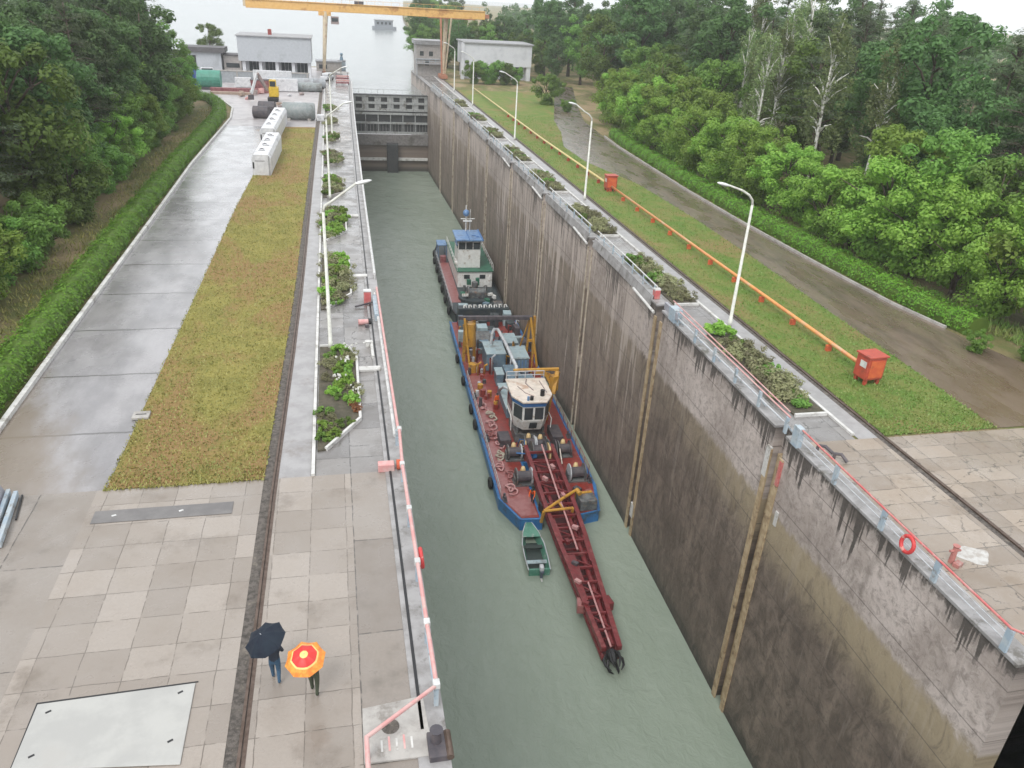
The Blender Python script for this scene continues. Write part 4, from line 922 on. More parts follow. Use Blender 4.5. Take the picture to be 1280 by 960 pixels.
PROTO['pine'] = [make_pine(50+i, 15.5, 3.0, 4.0+i) for i in range(3)]
PROTO['birch'] = [make_birch(60+i, 18.5, 2.9, 5.0+i) for i in range(3)]
def put_tree(kind, i, x, y, s, rz, label, group, name=None, cat='tree', sz=1.0, z=-.05):
    tm, cm = PROTO[kind][i % len(PROTO[kind])]
    t = thing(name or {'broad':'broadleaf_tree','dark':'dark_tree','locust':'locust_tree','thicket':'thicket_shrub','pine':'pine_tree','birch':'birch_tree'}[kind], label, cat, (x,y,z), rz, group)
    t.scale = (s, s, s*sz)
    for nm, me in (('trunk', tm), ('crown', cm)): o = bpy.data.objects.new(nm, me); COL.objects.link(o); o.parent = t
    return t
WOOD = {
 ('L','dark'): ('tall dark leafy tree crowded together in the wood left of the service road', 'dark trees of the left wood'),
 ('L','broad'): ('mid green leafy tree standing in the wood left of the service road', 'leafy trees of the left wood'),
 ('L','pine'): ('blue green pine standing among the trees left of the service road', 'pines of the left wood'),
 ('L','thicket'): ('bright low bush at the edge of the left wood behind the long hedge', 'bushes along the left wood'),
 ('L','locust'): ('fresh green small tree leaning out from the edge of the left wood', 'small trees along the left wood'),
 ('L','birch'): ('thin white trunked birch rising out of the left wood', 'birches of the left wood'),
 ('R','dark'): ('tall dark leafy tree in the back of the wood right of the wet side road', 'dark trees of the right wood'),
 ('R','broad'): ('mid green leafy tree in the wood right of the wet side road', 'leafy trees of the right wood'),
 ('R','pine'): ('dark pine with layered branches in the wood right of the side road', 'pines of the right wood'),
 ('R','thicket'): ('low green bush under the trees right of the side road', 'bushes along the right wood'),
 ('R','locust'): ('fresh green rounded tree in the front row behind the right hedge', 'front row trees of the right wood'),
 ('R','birch'): ('tall white trunked birch with thin hanging foliage in the right wood', 'birches of the right wood'),
 ('F','dark'): ('dark tree on the far right bank beside the misty basin', 'trees of the far right bank'),
 ('F','broad'): ('hazy green tree on the far right bank behind the gantry crane', 'hazy trees behind the crane'),
}
rt = random.Random(21); kc = {}
def tree(side, kind, x, y, s=1.0, sz=1.0):
    kc[kind] = kc.get(kind, 0)+1; lb, gp = WOOD[(side, kind)]
    return put_tree(kind, kc[kind], x, y, s, rt.uniform(0, 6.28), lb, gp, None, 'bush' if kind == 'thicket' else 'tree', sz)
# left wood: front edge of bushes, then taller rows
y = 36.0
while y < 158:
    x = -22.9-rt.uniform(0, 1.0) - max(0, y-140)*.25; k = rt.choice(('thicket','thicket','locust','broad' if y > 70 else 'thicket'))
    tree('L', k, x, y, rt.uniform(.8, 1.1)*(.75 if k == 'broad' else .95)); y += rt.uniform(3.2, 4.8)
y = 44.0
while y < 165:
    for row, x0 in enumerate((-26.5, -31, -36.5, -43, -50, -58)):
        yy = y+rt.uniform(-2, 2); x = x0+rt.uniform(-1.5, 1.5)
        if x < -yy*.40-9 or x > -23 - max(0, yy-138)*.35: continue
        k = rt.choice(('dark','dark','broad','pine','dark' if row else 'broad')); tree('L', k, x, yy, rt.uniform(.9, 1.15)*(1.08 if k in ('pine','dark') else 1.1))
    y += 6.2
for x, yy, s in ((-31.5, 66, .85), (-33, 72, .8), (-28.5, 52, .7)): tree('L', 'birch', x, yy, s)
BIR = [(54.5, 84, 1.08), (56.0, 76, 1.0), (53.5, 97, 1.0), (58, 101, 1.02), (60, 110, 1.0), (62, 118, 1.0)]
def hides(x, y):
    for bx, by, s in BIR:
        for t in np.linspace(.86, 1.04, 7):
            if math.hypot(bx*t-x, by*t-y) < 3.2: return True
    return False
# right wood: front row, middle rows, tall back rows
y = 42.0
while y < 150:
    x = max(47.2, RRt(y)+5.5)+rt.uniform(-.4, .9); tree('R', 'locust', x, y, rt.uniform(.9, 1.25)); y += rt.uniform(3.6, 5.0)
y = 38.0
while y < 165:
    for row, x0 in enumerate((51.5, 56.5, 62, 68.5, 76, 84, 93, 103)):
        yy = y+rt.uniform(-2, 2)+row; x = x0+rt.uniform(-1.8, 1.8)+max(0, yy-120)*.25
        if x > yy*.84+16: continue
        if row >= 3 and rt.random() < .3: continue
        if hides(x, yy): continue
        ks = (('broad','locust','broad'), ('broad','dark','pine','broad'), ('pine','broad','dark'), ('birch','dark','pine'), ('birch','pine','dark'), ('dark','pine'), ('dark','pine'), ('dark','pine'))[row]
        k = rt.choice(ks); s = rt.uniform(.9, 1.15)
        if k == 'locust': s *= 1.3
        if row >= 2: s *= (1.36 if yy > 112 else 1.2 if yy > 75 else 1.06)*rt.uniform(.82, 1.16)
        if k == 'birch': s *= .9
        tree('R', k, x, yy, s)
    y += 6.8
for x, yy, s in BIR: tree('R', 'birch', x, yy, s)
for x, yy, s in ((62,165,1.0),(68,172,1.1),(60,182,1.0),(66,190,1.1),(72,184,1.1),(70,200,1.0),(77,196,1.1),(64,212,1.0),(72,218,1.1),(80,214,1.1),(86,204,1.1),(92,218,1.2),(58,228,.9),(67,235,1.1),(77,238,1.2),(88,236,1.2),(100,230,1.2),(84,180,1.1),(92,188,1.2),(101,200,1.2)): tree('R', rt.choice(('dark','broad','dark')), x, yy, s*rt.uniform(1.15, 1.5))
for x, yy, s in ((25.5,255,1.0),(27.5,268,1.15),(30,282,1.2),(28.5,275,1.0),(33,300,1.2),(33.5,318,1.2),(37,338,1.3),(39,360,1.3),(44,385,1.4),(47,410,1.4),(51,440,1.4),(57,470,1.4),(62,430,1.4),(55,390,1.4),(48,355,1.3),(34,262,.8),(37,275,.9),(41,290,.9),(36,300,.9),(43,312,1.0),(48,330,1.0),(40,340,1.0),(52,345,1.0),(47,262,.8),(56,270,.8),(62,285,.9),(70,275,.9),(55,300,1.0),(66,310,1.0),(34,252,.75),(31,246,.6)): tree('F', rt.choice(('dark','broad')), x, yy, s, 1.0 if yy > 300 else .95)
for k, (x, yy, s) in enumerate(((36,240,.95),(40,244,1.0),(45,241,1.05),(50,246,1.0),(54,240,.95),(33,247,.9),(58,252,1.1),(63,248,1.15),(29.5,250,.9),(27,258,1.05),(48,256,1.1),(41,258,1.1),(68,262,1.2),(74,255,1.2),(80,268,1.25),(57.5,214,.8),(55.5,222,.85))): tree('F', ('dark','broad','broad')[k % 3], x, yy, s)
put_tree('broad', 1, -30, 226, .85, 1.0, 'lone pale green tree behind the small dark roofed shed', None, 'broadleaf_tree')
put_tree('thicket', 0, 43.5, 168, 1.15, 2.0, 'large round dark bush on the grass beside the white hall', None, 'round_bush', 'bush')
put_tree('thicket', 1, 45.5, 158, .5, 1.0, 'small pale bush at the bend of the side road', None, 'round_bush', 'bush')
for k, (x, yy, s, lb) in enumerate(((35, 206, 1.0, 'dark bush at the left end of the white hall front'), (38.5, 206, 1.15, 'tallest dark bush in front of the white hall'), (42.0, 205, 1.0, 'dark bush before the middle of the white hall'), (45.0, 205.5, .8, 'greyish bush before the right windows of the white hall'))):
    put_tree('thicket', k, x, yy, s, k*1.3, lb, 'bushes in front of the white hall', 'hall_bush', 'bush')
put_tree('thicket', 2, 41.8, 41.0, .30, .5, 'small round clipped bush past the end of the right hedge', None, 'round_bush', 'bush')
put_tree('thicket', 1, 44.6, 39.2, .28, .9, 'small dark bush at the right edge on the muddy ground', None, 'round_bush', 'bush')

# the wood goes on far behind: one distant mass
rg_ = np.random.default_rng(77); pp_ = []
for k in range(420):
    yy = rg_.uniform(150, 620); x = 95+rg_.random()**1.2*(yy*.95-60) if yy > 200 else rg_.uniform(128, 190)
    if yy > 240 and rg_.random() < .4: x = rg_.uniform(60+yy*.05, 130)+max(0, (yy-300)*.12)
    hh = rg_.uniform(8, 15)
    for z in (hh*.45, hh*.75, hh): pp_.append(clump((x+rg_.normal()*1.5, yy+rg_.normal()*1.5, z), 3.0-.9*z/hh, 46, .75, rg_, .8))
fw = bpy.data.objects.new('distant_wood', leaf_mesh('distant_wood', pp_, 'leaf_dark', rg_)); COL.objects.link(fw); fw['kind'] = 'stuff'
blades('undergrowth', 5000, lambda y, t: KL(y)-2.3-t*3.2, 24, 150, .3, 'blade', 8)
blades('undergrowth', 7000, lambda y, t: RRt(y)+2.6+t*3.2, 40, 140, .42, 'blade_green', 9)
# clipped hedges: lumpy core under a skin of leaves
def hedge(name, pts, w, h, label, seed):
    rg = np.random.default_rng(seed); P_ = np.array(pts, float); d = np.r_[0, np.cumsum(np.linalg.norm(np.diff(P_, axis=0), axis=1))]; L_ = d[-1]
    def at(s): return np.c_[np.interp(s, d, P_[:,0]), np.interp(s, d, P_[:,1])]
    t = thing(name, label, 'hedge', (0,0,0)); n = int(L_/.5); m = MB(); sec = []
    for i in range(n+1):
        s = L_*i/n; p = at([s])[0]; q = at([min(s+.5, L_)])[0]-at([max(s-.5, 0)])[0]; q /= np.linalg.norm(q); nx = np.array([q[1], -q[0]])
        sc = .86+.1*math.sin(s*1.7)+.06*math.sin(s*4.1+1); ring = []
        for a, b in ((-.46,-.05),(-.5,.5),(-.36,.86),(0,.96),(.36,.86),(.5,.5),(.46,-.05)): ring.append((p[0]+nx[0]*a*w*sc, p[1]+nx[1]*a*w*sc, b*h*sc))
        sec.append(ring)
    for r in sec: m.v += r
    for i in range(n):
        for j in range(6): a = i*7+j; m.f.append((a, a+1, a+8, a+7))
    m.f.append(tuple(range(7))); m.f.append(tuple(n*7+j for j in reversed(range(7))))
    m.build('core', 'leaf', t)
    N_ = int(L_*240); s = rg.random(N_)*L_; c = at(s); q = at(np.minimum(s+.4, L_))-at(np.maximum(s-.4, 0)); q /= np.linalg.norm(q, axis=1, keepdims=True); nx = np.c_[q[:,1], -q[:,0]]
    a = rg.random(N_)*math.pi; lump = .93+.09*np.sin(s*1.7)+.07*np.sin(s*4.1+1)+.06*rg.normal(size=N_)
    ca = np.sign(np.cos(a))*np.abs(np.cos(a))**.6; sa = np.abs(np.sin(a))**.6
    pos = np.c_[c+nx*(ca*w*.5*lump)[:,None], sa*h*lump]; nn = np.c_[nx*ca[:,None], sa+.2]+rg.normal(size=(N_,3))*.4
    v, f = leaves(pos, nn, np.full(N_, .095), rg); o = np_mesh('foliage', v, f, 'leaf_hedge'); o.parent = t; return t
hedge('clipped_hedge', [(-17.75,22),(-17.85,35),(-18.0,62),(-18.3,101),(-18.0,125),(-18.0,138),(-19.4,150),(-22,159),(-27,165)], 2.1, 1.35, 'long bright green clipped hedge curving along the kerb of the left service road', 3)
hedge('clipped_hedge', [(44.3,43.6),(43.5,50),(43.0,62),(42.8,76),(43.0,92),(43.6,106),(44.2,118),(45.2,128)], 2.0, 1.45, 'long green clipped hedge between the right side road and the wood', 4)

# ------------------------------------------------------------------ flower beds and their shrubs
def shrub_mesh(seed, m, R0, H, nb, per, size, asp=.5, up=.5):
    rg = np.random.default_rng(seed); parts = []
    for i in range(nb): a = rg.random()*6.283; r = R0*math.sqrt(rg.random()); z = H*(.3+.6*rg.random())*(1-.45*r/R0); parts.append(clump((r*math.cos(a), r*math.sin(a), z), R0*.30, per, size, rg, .9, up))
    return leaf_mesh('shrub', parts, m, rg, asp)
SH = {'juniper': [shrub_mesh(70+i, 'leaf_bed', .9, .7, 13, 34, .11, .35) for i in range(3)], 'green': [shrub_mesh(75+i, 'leaf', .7, .65, 12, 46, .11) for i in range(2)],
      'light': [shrub_mesh(77+i, 'leaf_light', .7, .85, 13, 52, .12) for i in range(2)], 'rust': [shrub_mesh(79, 'leaf_rust', .5, .45, 9, 36, .09)]}
def flower_mesh(seed):
    rg = np.random.default_rng(seed); pp = [clump((rg.normal()*.22, rg.normal()*.22, .5+.15*rg.random()), .10, 26, .055, rg) for k in range(9)]; return leaf_mesh('blossom', pp, 'petal', rg, .8)
FL = flower_mesh(5)
def shrub(kind, i, x, y, s, label, group=None, z=.08, flowers=False):
    o = bpy.data.objects.new('flowering_shrub' if flowers else 'shrub', SH[kind][i % len(SH[kind])]); COL.objects.link(o); o.location = (x, y, z); o.scale = (s, s, s*rt.uniform(.85, 1.15)); o.rotation_euler = (0, 0, rt.uniform(0, 6.28)); tag(o, label, 'shrub', group)
    if flowers: b = bpy.data.objects.new('blossom', FL); COL.objects.link(b); b.parent = o; b.location = (0, 0, .28)
    return o
ORD = ['nearest', 'second', 'third', 'fourth', 'fifth', 'sixth', 'seventh', 'eighth']
bedsL = [(33.1, 45.4), (51.8, 64.2), (68.4, 80.0), (84.5, 95), (101, 111), (117, 126), (132, 141), (148, 157)]
for k, (a, b) in enumerate(bedsL):
    t = thing('flower_bed', f'{ORD[k]} of the planted beds with pale kerbs along the left quay' if k else 'nearest left quay bed with pale kerb, white blossom and a rust coloured shrub', 'flower bed', (0, a, 0), 0, 'planted beds along the left quay')
    L_ = b-a; pl = [(-1.5, 0), (-1.1, 0.05), (.62, 2.9 if k < 3 else 2), (.66, L_-1.6), (.05, L_), (-1.5, L_)]
    m = MB(); c = pl[1:]
    for p, q in zip(c[:-1], c[1:]): m.bar((*p, .09), (*q, .09), .14, .22)
    m.build('border', 'concrete_white' if k < 3 else 'concrete', t); MB().prism(pl, -.02, .10).build('bed_soil', 'bed_soil', t)
    n = (30, 22, 18, 14, 12, 10, 8, 8)[k]; e = random.Random(k+1)
    for q in range(n):
        yy = a+.8+(L_-1.6)*(q+.5)/n; w0 = -1.3; w1 = min(.5, -1.0+(yy-a)*.5); x = e.uniform(w0, w1)
        if k == 0:
            kd = e.choice(('green','juniper','juniper','light'))
            if q in (8, 9, 10): kd = 'rust'
            fl = q in (13, 17, 23, 28)
            if kd == 'rust': x = e.uniform(-.1, .5)
            shrub(kd, q, x, yy, e.uniform(.5, .72), {'rust': 'low rust coloured shrub in the nearest left bed', 'green': 'low green shrub in the nearest left bed', 'light': 'fresh green shrub in the nearest left bed', 'juniper': 'olive shrub in the nearest left bed'}[kd] + (' with white blossom' if fl else ''), 'shrubs of the nearest left bed' if not fl else 'blossoming shrubs of the nearest left bed', flowers=fl)
        else:
            shrub(e.choice(('green','juniper','juniper','light') if k < 4 else ('juniper','green')), q, x, yy, e.uniform(.75, 1.0), f'low green shrub in the {ORD[k]} bed along the left quay', f'shrubs of the {ORD[k]} left bed')
bedsR = [(33.8, 45.2), (51.0, 63.0), (69.4, 81.0), (87.5, 98.5), (105, 116), (123, 134), (141, 151), (159, 169)]
for k, (a, b) in enumerate(bedsR):
    t = thing('flower_bed', f'{ORD[k]} of the beds of olive shrubs along the top of the right lock wall', 'flower bed', (0, a, 0), 0, 'planted beds along the right quay'); L_ = b-a
    m = MB(); m.bar((24.15, -.1, .08), (26.12, -.1, .08), .16, .2); m.bar((24.15, L_+.1, .08), (26.12, L_+.1, .08), .16, .2); m.build('border', 'concrete_white', t); MB().prism([(24.15, 0), (26.12, 0), (26.12, L_), (24.15, L_)], -.02, .09).build('bed_soil', 'bed_soil', t)
    n = (26, 24, 18, 14, 12, 10, 8, 7)[k]; e = random.Random(k+40)
    for q in range(n):
        yy = a+.7+(L_-1.4)*(q+.5)/n; x = 25.15+e.uniform(-.65, .65)
        if k == 0 and q >= n-2: continue
        shrub('juniper' if e.random() < .8 else 'green', q, x, yy, e.uniform(.7, 1.1), f'olive green shrub in the {ORD[k]} bed along the right lock wall', f'shrubs of the {ORD[k]} right bed')
shrub('light', 0, 25.0, 45.0, 1.35, 'fresh bright green shrub at the foot of the nearest right lamp post', None)
# ------------------------------------------------------------------ railings on the quays
lr = thing('handrail', 'near handrail of thick pink pipe along the left lock edge, running to the corner', 'railing', (0,0,0))
X = 2.28
MB().tube([(X+.12,33.2,.95),(X,30,.95),(X,24,.95),(X,17.3,.95),(.1,15.75,.95),(.1,11,.95)], .075, 10).build('top_pipe', 'pink_pipe', lr, smooth=False)
MB().tube([(X+.08,33.2,.48),(X-.02,17.3,.48)], .05, 8).build('lower_pipe', 'blue_steel', lr)
for y in (33.2, 30.0, 26.6, 23.2, 20.0, 17.35):
    p = MB().box(X-.07,X+.07,y-.06,y+.06,.05,.88).build('post', 'blue_steel', lr); MB().cbox((X+(.12 if y > 33 else .0),y,.95),(.22,.26,.22)).build('clamp', 'white_fit', p, bevel=.03)
for p in ((.1,15.75),(.1,13)): MB().box(p[0]-.06,p[0]+.06,p[1]-.06,p[1]+.06,.0,.88).build('post', 'pink_pipe', lr)
lr2 = thing('handrail', 'middle handrail of pale pink pipe along the left lock edge beside the nearest bed', 'railing', (0,0,0))
MB().tube([(2.36,33.6,.8),(2.42,54,.8)], .075, 8).build('top_pipe', 'pink_pipe', lr2); MB().tube([(2.22,33.6,.36),(2.28,54,.36)], .09, 8).build('lower_pipe', 'white_fit', lr2)
for k in range(7): y = 34+k*3.3; MB().box(2.3,2.42,y-.06,y+.06,.05,.76).build('post', 'white_fit', lr2)
MB().box(2.05,2.32,49.4,53.2,.06,.55).build('kick_board', 'blue_steel', lr2)
lr3 = thing('handrail', 'far low white rail along the left lock edge', 'railing', (0,0,0))
MB().tube([(XL(y)-.05, y, .45) for y in ys_(58, 196, 12)], .11, 8).build('rail_pipe', 'white_fit', lr3)
for k in range(24): y = 58+k*6; MB().box(XL(y)-.11,XL(y)+.01,y-.07,y+.07,.05,.42).build('post', 'white_fit', lr3)
rr = thing('handrail', 'near handrail of red pipe on blue posts along the right lock edge', 'railing', (0,0,0))
MB().tube([(22.5,30.6,1.08),(22.42,24,1.08),(22.4,16.5,1.08),(22.7,16.15,1.08),(26.2,15.9,1.08)], .05, 8).build('top_pipe', 'red_pipe', rr)
MB().tube([(22.5,30.6,.5),(22.4,16.5,.5)], .022, 6).build('wire', 'steel_light', rr); MB().tube([(22.5,30.6,.78),(22.4,16.5,.78)], .018, 6).build('wire', 'steel_light', rr)
for y in (27.2,23.6,20.2,16.5): MB().box(22.38,22.48,y-.14,y+.14,.05,1.03).build('post', 'blue_steel', rr)
MB().box(22.32,22.62,30.45,31.0,.05,1.15).build('end_plate', 'blue_steel', rr)
r2 = thing('handrail', 'middle handrail of blue steel frames before the nearest right bed', 'railing', (0,0,0))
MB().tube([(22.62,31.9,1.05),(22.8,47,1.05)], .045, 8).build('top_pipe', 'pink_pipe', r2); MB().tube([(22.55,31.9,.6),(22.72,47,.6)], .05, 8).build('middle_pipe', 'steel_light', r2); MB().tube([(23.3,33,.75),(23.6,50,.75)], .04, 8).build('rear_pipe', 'pink_pipe', r2)
for k in range(6): y = 32+k*3.0; x = 22.56+k*.035; m = MB().box(x-.06,x+.06,y-.1,y+.1,.05,1.0); m.bar((x,y,.6),(x+.5,y,.05),.08,.08); m.build('post', 'blue_steel', r2)
MB().box(22.6,23.2,47.4,48.4,.05,1.0).build('frame_box', 'blue_steel', r2); MB().box(22.65,22.85,47.0,49.4,.4,.9).build('frame_box', 'sheet_steel', r2)
pp = thing('parapet', 'long weathered concrete parapet with a thin pale railing along the far right lock edge', 'parapet', (0,0,0))
edges2 = [52.2]+[c for c in CUT if c > 60]+[194]
for a, b in zip(edges2[:-1], edges2[1:]):
    a2 = a+(.9 if a > 53 else 0); b2 = b-.9; n_ = 2; w = (b2-a2)/n_
    for k in range(n_):
        y0 = a2+k*w; y1 = y0+w-.14; lean = .05*((k*7+int(a)) % 3-1); vs = []
        for y in (y0, y1):
            for dx, z in ((-.22,-.40),(-.115,-.40),(.03+lean,.34),(-.07+lean,.34)): vs.append((XR(y)+dx, y, z))
        MB().add(vs, [(0,1,2,3),(7,6,5,4),(0,4,5,1),(1,5,6,2),(2,6,7,3),(3,7,4,0)]).build('panel', 'coping', pp)
        MB().tube([(XR(y0)+.22, y0, 1.05), (XR(y1)+.22, y1, 1.05)], .05, 6).build('top_rail', 'white_fit', pp); MB().tube([(XR(y0)+.22, y0, .62), (XR(y1)+.22, y1, .62)], .035, 6).build('middle_rail', 'blue_steel', pp)
        for q in range(3): yq_ = y0+w*(q+.2)/3; MB().box(XR(yq_)+.17, XR(yq_)+.27, yq_-.05, yq_+.05, .05, 1.02).build('post', 'blue_steel', pp)
for c in (50.6, 86.5, 68.5, 104.5):
    MB().tube([(XR(c)-.25, c+.5, -.55), (XR(c)-.28, c+5.0, -.25)], .11, 8).build('white_pole', 'concrete_white', pp)
ring1 = MB().torus((0,0,0), .34, .085, 'x', 28, 10).build('life_ring', 'ring', None, smooth=True); ring1.location = (22.28, 21.8, .66); ring1.rotation_euler = (0, R_(10), 0); tag(ring1, 'red life ring hanging on the red handrail of the right lock edge', 'life ring')
ring2 = ring1.copy(); COL.objects.link(ring2); ring2.location = (2.50, 23.9, .55); ring2.rotation_euler = (0, R_(-6), 0); tag(ring2, 'red life ring hanging on the water side of the left pink handrail', 'life ring')

# ------------------------------------------------------------------ small things on the left quay
o = MB().add([(-9.62,17.0,.02),(-5.1,16.45,.02),(-5.1,19.42,.02),(-9.6,19.3,.02),(-9.62,17.0,.05),(-5.1,16.45,.05),(-5.1,19.42,.05),(-9.6,19.3,.05)],[(3,2,1,0),(4,5,6,7),(0,1,5,4),(1,2,6,5),(2,3,7,6),(3,0,4,7)]).build('hatch_cover', 'hatch', None, bevel=.02)
tag(o, 'large pale concrete hatch cover with dark lifting holes in the near left corner', 'hatch cover')
for x, y in ((-9.2,18.95),(-5.5,19.1),(-5.5,17.3),(-9.2,17.4)): MB().cbox((x,y,.051),(.16,.07,.012),.5).build('lifting_hole', 'black', o)
struct(MB().strip([(-9.66,16.3),(-9.66,19.38)],[(-9.60,16.3),(-9.60,19.38)],.006).build('hatch_gap', 'black')); struct(MB().add([(-9.66,19.34,.007),(-9.66,19.40,.007),(-5.03,19.52,.007),(-5.03,19.46,.007)],[(3,2,1,0)]).build('hatch_gap', 'black'))
o = MB().box(-10.4,-4.95,28.55,29.4,.004,.03).build('cover_plate', 'darkplate', None); tag(o, 'long dark wet cover plate across the slabs at the end of the lawn', 'cover plate')
for x in (-9.6,-7.0): MB().cbox((x,29,.035),(.18,.1,.02),.4).build('lifting_lug', 'white_fit', o)
o = MB().box(-10.6,-9.8,37.2,37.9,.03,.16).build('drain_cover', 'concrete', None, bevel=.02); tag(o, 'small grey drain cover at the left edge of the lawn', 'drain cover')
MB().cbox((-10.2,37.55,.165),(.5,.06,.02)).build('slot', 'black', o)
pad = MB().add([(.0,15.6,.01),(2.0,15.55,.01),(1.9,17.75,.01),(.02,17.55,.01),(.0,15.6,.07),(2.0,15.55,.07),(1.9,17.75,.07),(.02,17.55,.07)],[(3,2,1,0),(4,5,6,7),(0,1,5,4),(1,2,6,5),(2,3,7,6),(3,0,4,7)]).build('concrete_pad', 'concrete', None); tag(pad, 'light concrete pad with a round manhole at the corner of the left quay', 'concrete pad')
T([(.82,16.75,.071),(.82,16.75,.085)], .27, 20).build('manhole_lid', 'ballast', pad)
for k in range(5): MB().box(.5+k*.22,.56+k*.22,15.9-.0,16.3+.1*(k%2),.071,.076).build('paint_stripe', 'pink_pipe' if k % 2 else 'concrete_white', pad)
bb = thing('mooring_winch', 'dark iron mooring gear on the very corner of the left lock wall', 'mooring gear', (2.15,15.75,.05))
MB().cbox((0,0,.12),(.6,.9,.24)).build('base_plate', 'iron_dark', bb, bevel=.03); T([(-.05,.1,.24),(-.05,.1,.6),(-.05,.1,.7)],[.16,.13,.2],12).build('bollard', 'iron_dark', bb); T([(.3,-.5,.2),(.3,.4,.2)],.11,10).build('roller','rail',bb)
def slab(x0,x1,y0,y1,h,mm,label,cat='concrete beam',nm='concrete_beam'): return tag(MB().box(x0,x1,y0,y1,.005,h).build(nm, mm, None, bevel=.02), label, cat)
slab(.75,2.0,41.7,42.2,.16,'concrete_white','nearest white concrete beam lying across the left quay beside the first bed')
slab(.75,1.95,58.5,59.0,.16,'concrete_white','white concrete beam across the left quay beside the second bed')
slab(.6,1.9,76.5,77.1,.16,'concrete_white','farthest white concrete beam across the left quay beside the third bed')
slab(1.55,1.72,43.5,45.9,.22,'concrete_white','thin white board lying along the left lock edge near the middle handrail','board','board')
for k, (x,y) in enumerate(((-2.6,29.4),(-.8,28.9))): pass
bx = thing('valve_box', 'rusty orange valve box with a round wheel at the left lock edge', 'valve box', (1.72,31.1,0))
MB().cbox((-.1,0,.2),(.75,.42,.4)).build('housing', 'pink_pipe', bx, bevel=.04); T([(.38,-.02,.28),(.56,-.02,.28)],.24,16).build('wheel', 'orange_paint', bx)
bx = thing('control_post', 'red control post with pale top on the left quay near the middle handrail', 'control post', (1.72,53.0,0))
MB().cbox((0,0,.45),(.5,.45,.9)).build('cabinet', 'red_pipe', bx, bevel=.04); MB().cbox((0,0,.94),(.56,.5,.08)).build('cap', 'white_fit', bx, bevel=.02); MB().bar((-.9,-.9,.1),(.4,-.5,.25),.1,.1).build('lever', 'iron_dark', bx)
bx = thing('hydrant', 'low faded pink hydrant lying beside the red control post on the left quay', 'hydrant', (1.3,49.0,0))
T([(-.35,0,.18),(.3,.05,.18)],[.2,.17],12).build('barrel', 'pink_pipe', bx); T([(.3,.05,.18),(.48,.06,.18)],.21,12).build('cap', 'black', bx); MB().cbox((.2,-.5,.1),(.25,.2,.2)).build('foot','iron_dark',bx)
bx = thing('mooring_bollard', 'white mooring bollard on the left quay near the first bed', 'bollard', (1.42,45.4,0)); T([(0,0,0),(0,0,.3),(0,0,.36)],[.16,.14,.2],14).build('post', 'concrete_white', bx); T([(-.3,0,.25),(.3,0,.25)],.06,8).build('cross_pin', 'concrete_white', bx)
bx = thing('crash_barrier', 'grey steel barrier with red top rail at the left edge beside the wet road', 'barrier', (-13.9,28.6,0), R_(8))
MB().add([(-.05,-1.2,.05),(-.05,2.6,.05),(-.45,2.5,1.25),(-.45,-1.2,1.25),(.02,-1.2,.05),(.02,2.6,.05),(-.38,2.5,1.25),(-.38,-1.2,1.25)],[(0,1,2,3),(7,6,5,4),(0,4,5,1),(1,5,6,2),(2,6,7,3),(3,7,4,0)]).build('sheet', 'sheet_steel', bx)
m = MB(); m.bar((.12,-1.3,.22),(.12,2.5,.22),.16,.26); m.bar((.42,-1.3,.18),(.42,2.3,.18),.18,.3); m.build('guard_beam', 'blue_steel', bx, bevel=.03); T([(-.42,-1.2,1.32),(-.42,2.5,1.32)],.06,8).build('top_rail','red_pipe',bx); MB().bar((.68,.5,.06),(.62,2.3,.06),.06,.06).build('foot_rail','black',bx)
# ------------------------------------------------------------------ right quay
def cabinet(loc, s, label, rz=0.0):
    t = thing('hydrant_cabinet', label, 'hydrant cabinet', loc, rz); b = MB().cbox((0,0,.95*s),(1.15*s,1.0*s,1.3*s)).build('cabinet', 'box_red', t, bevel=.07*s)
    MB().cbox((0,0,1.64*s),(1.28*s,1.12*s,.1*s)).build('lid', 'box_red', b, bevel=.03); MB().cbox((-.58*s,-.1*s,1.15*s),(.03,.45*s,.35*s)).build('notice', 'white_fit', b); MB().cbox((0,-.515*s,.95*s),(.9*s,.03,1.0*s)).build('door', 'orange_paint', b)
    for x in (-.4,.4):
        for y in (-.35,.35): MB().cbox((x*s,y*s,.16*s),(.16*s,.16*s,.32*s)).build('leg', 'box_red', t)
    return t
cabinet((31.1,37.4,.02), 1.12, 'large red hydrant cabinet at the near end of the yellow pipe on the grass', R_(6)); cabinet((31.5,88.5,.02), 1.1, 'smaller looking red hydrant cabinet halfway along the yellow pipe')
pipe = thing('fire_main_pipe', 'long yellow and orange pipe on red supports running along the right grass strip', 'pipe', (0,0,0))
MB().tube([(31.4,38.0,.62),(31.4,60,.62),(31.5,88,.62)], .13, 10).build('near_pipe', 'yellow_pipe', pipe, smooth=True); P('pipe_cream', (.60,.50,.24), .45, (.55,.42,.18)); MB().tube([(31.5,89,.62),(31.2,120,.62),(31.6,170,.62),(31.8,190,.62)], .13, 10).build('far_pipe', 'pipe_cream', pipe, smooth=True)
for k in range(24):
    y = 42.0+k*4.6; MB().cbox((31.38,y,.22),(.38,.24,.44)).build('support', 'orange_paint' if y < 88 else 'box_red', pipe, bevel=.03)
P('faded_red', (.42, .17, .15), .6, dirt=(.4, .3, .27))
o = thing('hydrant', 'faded red hydrant with side outlets beside the white patch on the right apron', 'hydrant', (24.1,21.2,0)); T([(0,0,0),(0,0,.75),(0,0,.85)],[.12,.10,.15],12).build('barrel','faded_red',o); T([(-.25,0,.6),(.25,0,.6)],.06,8).build('outlet','faded_red',o); MB().cbox((.1,-.25,.08),(.4,.25,.16),.4).build('base','faded_red',o)
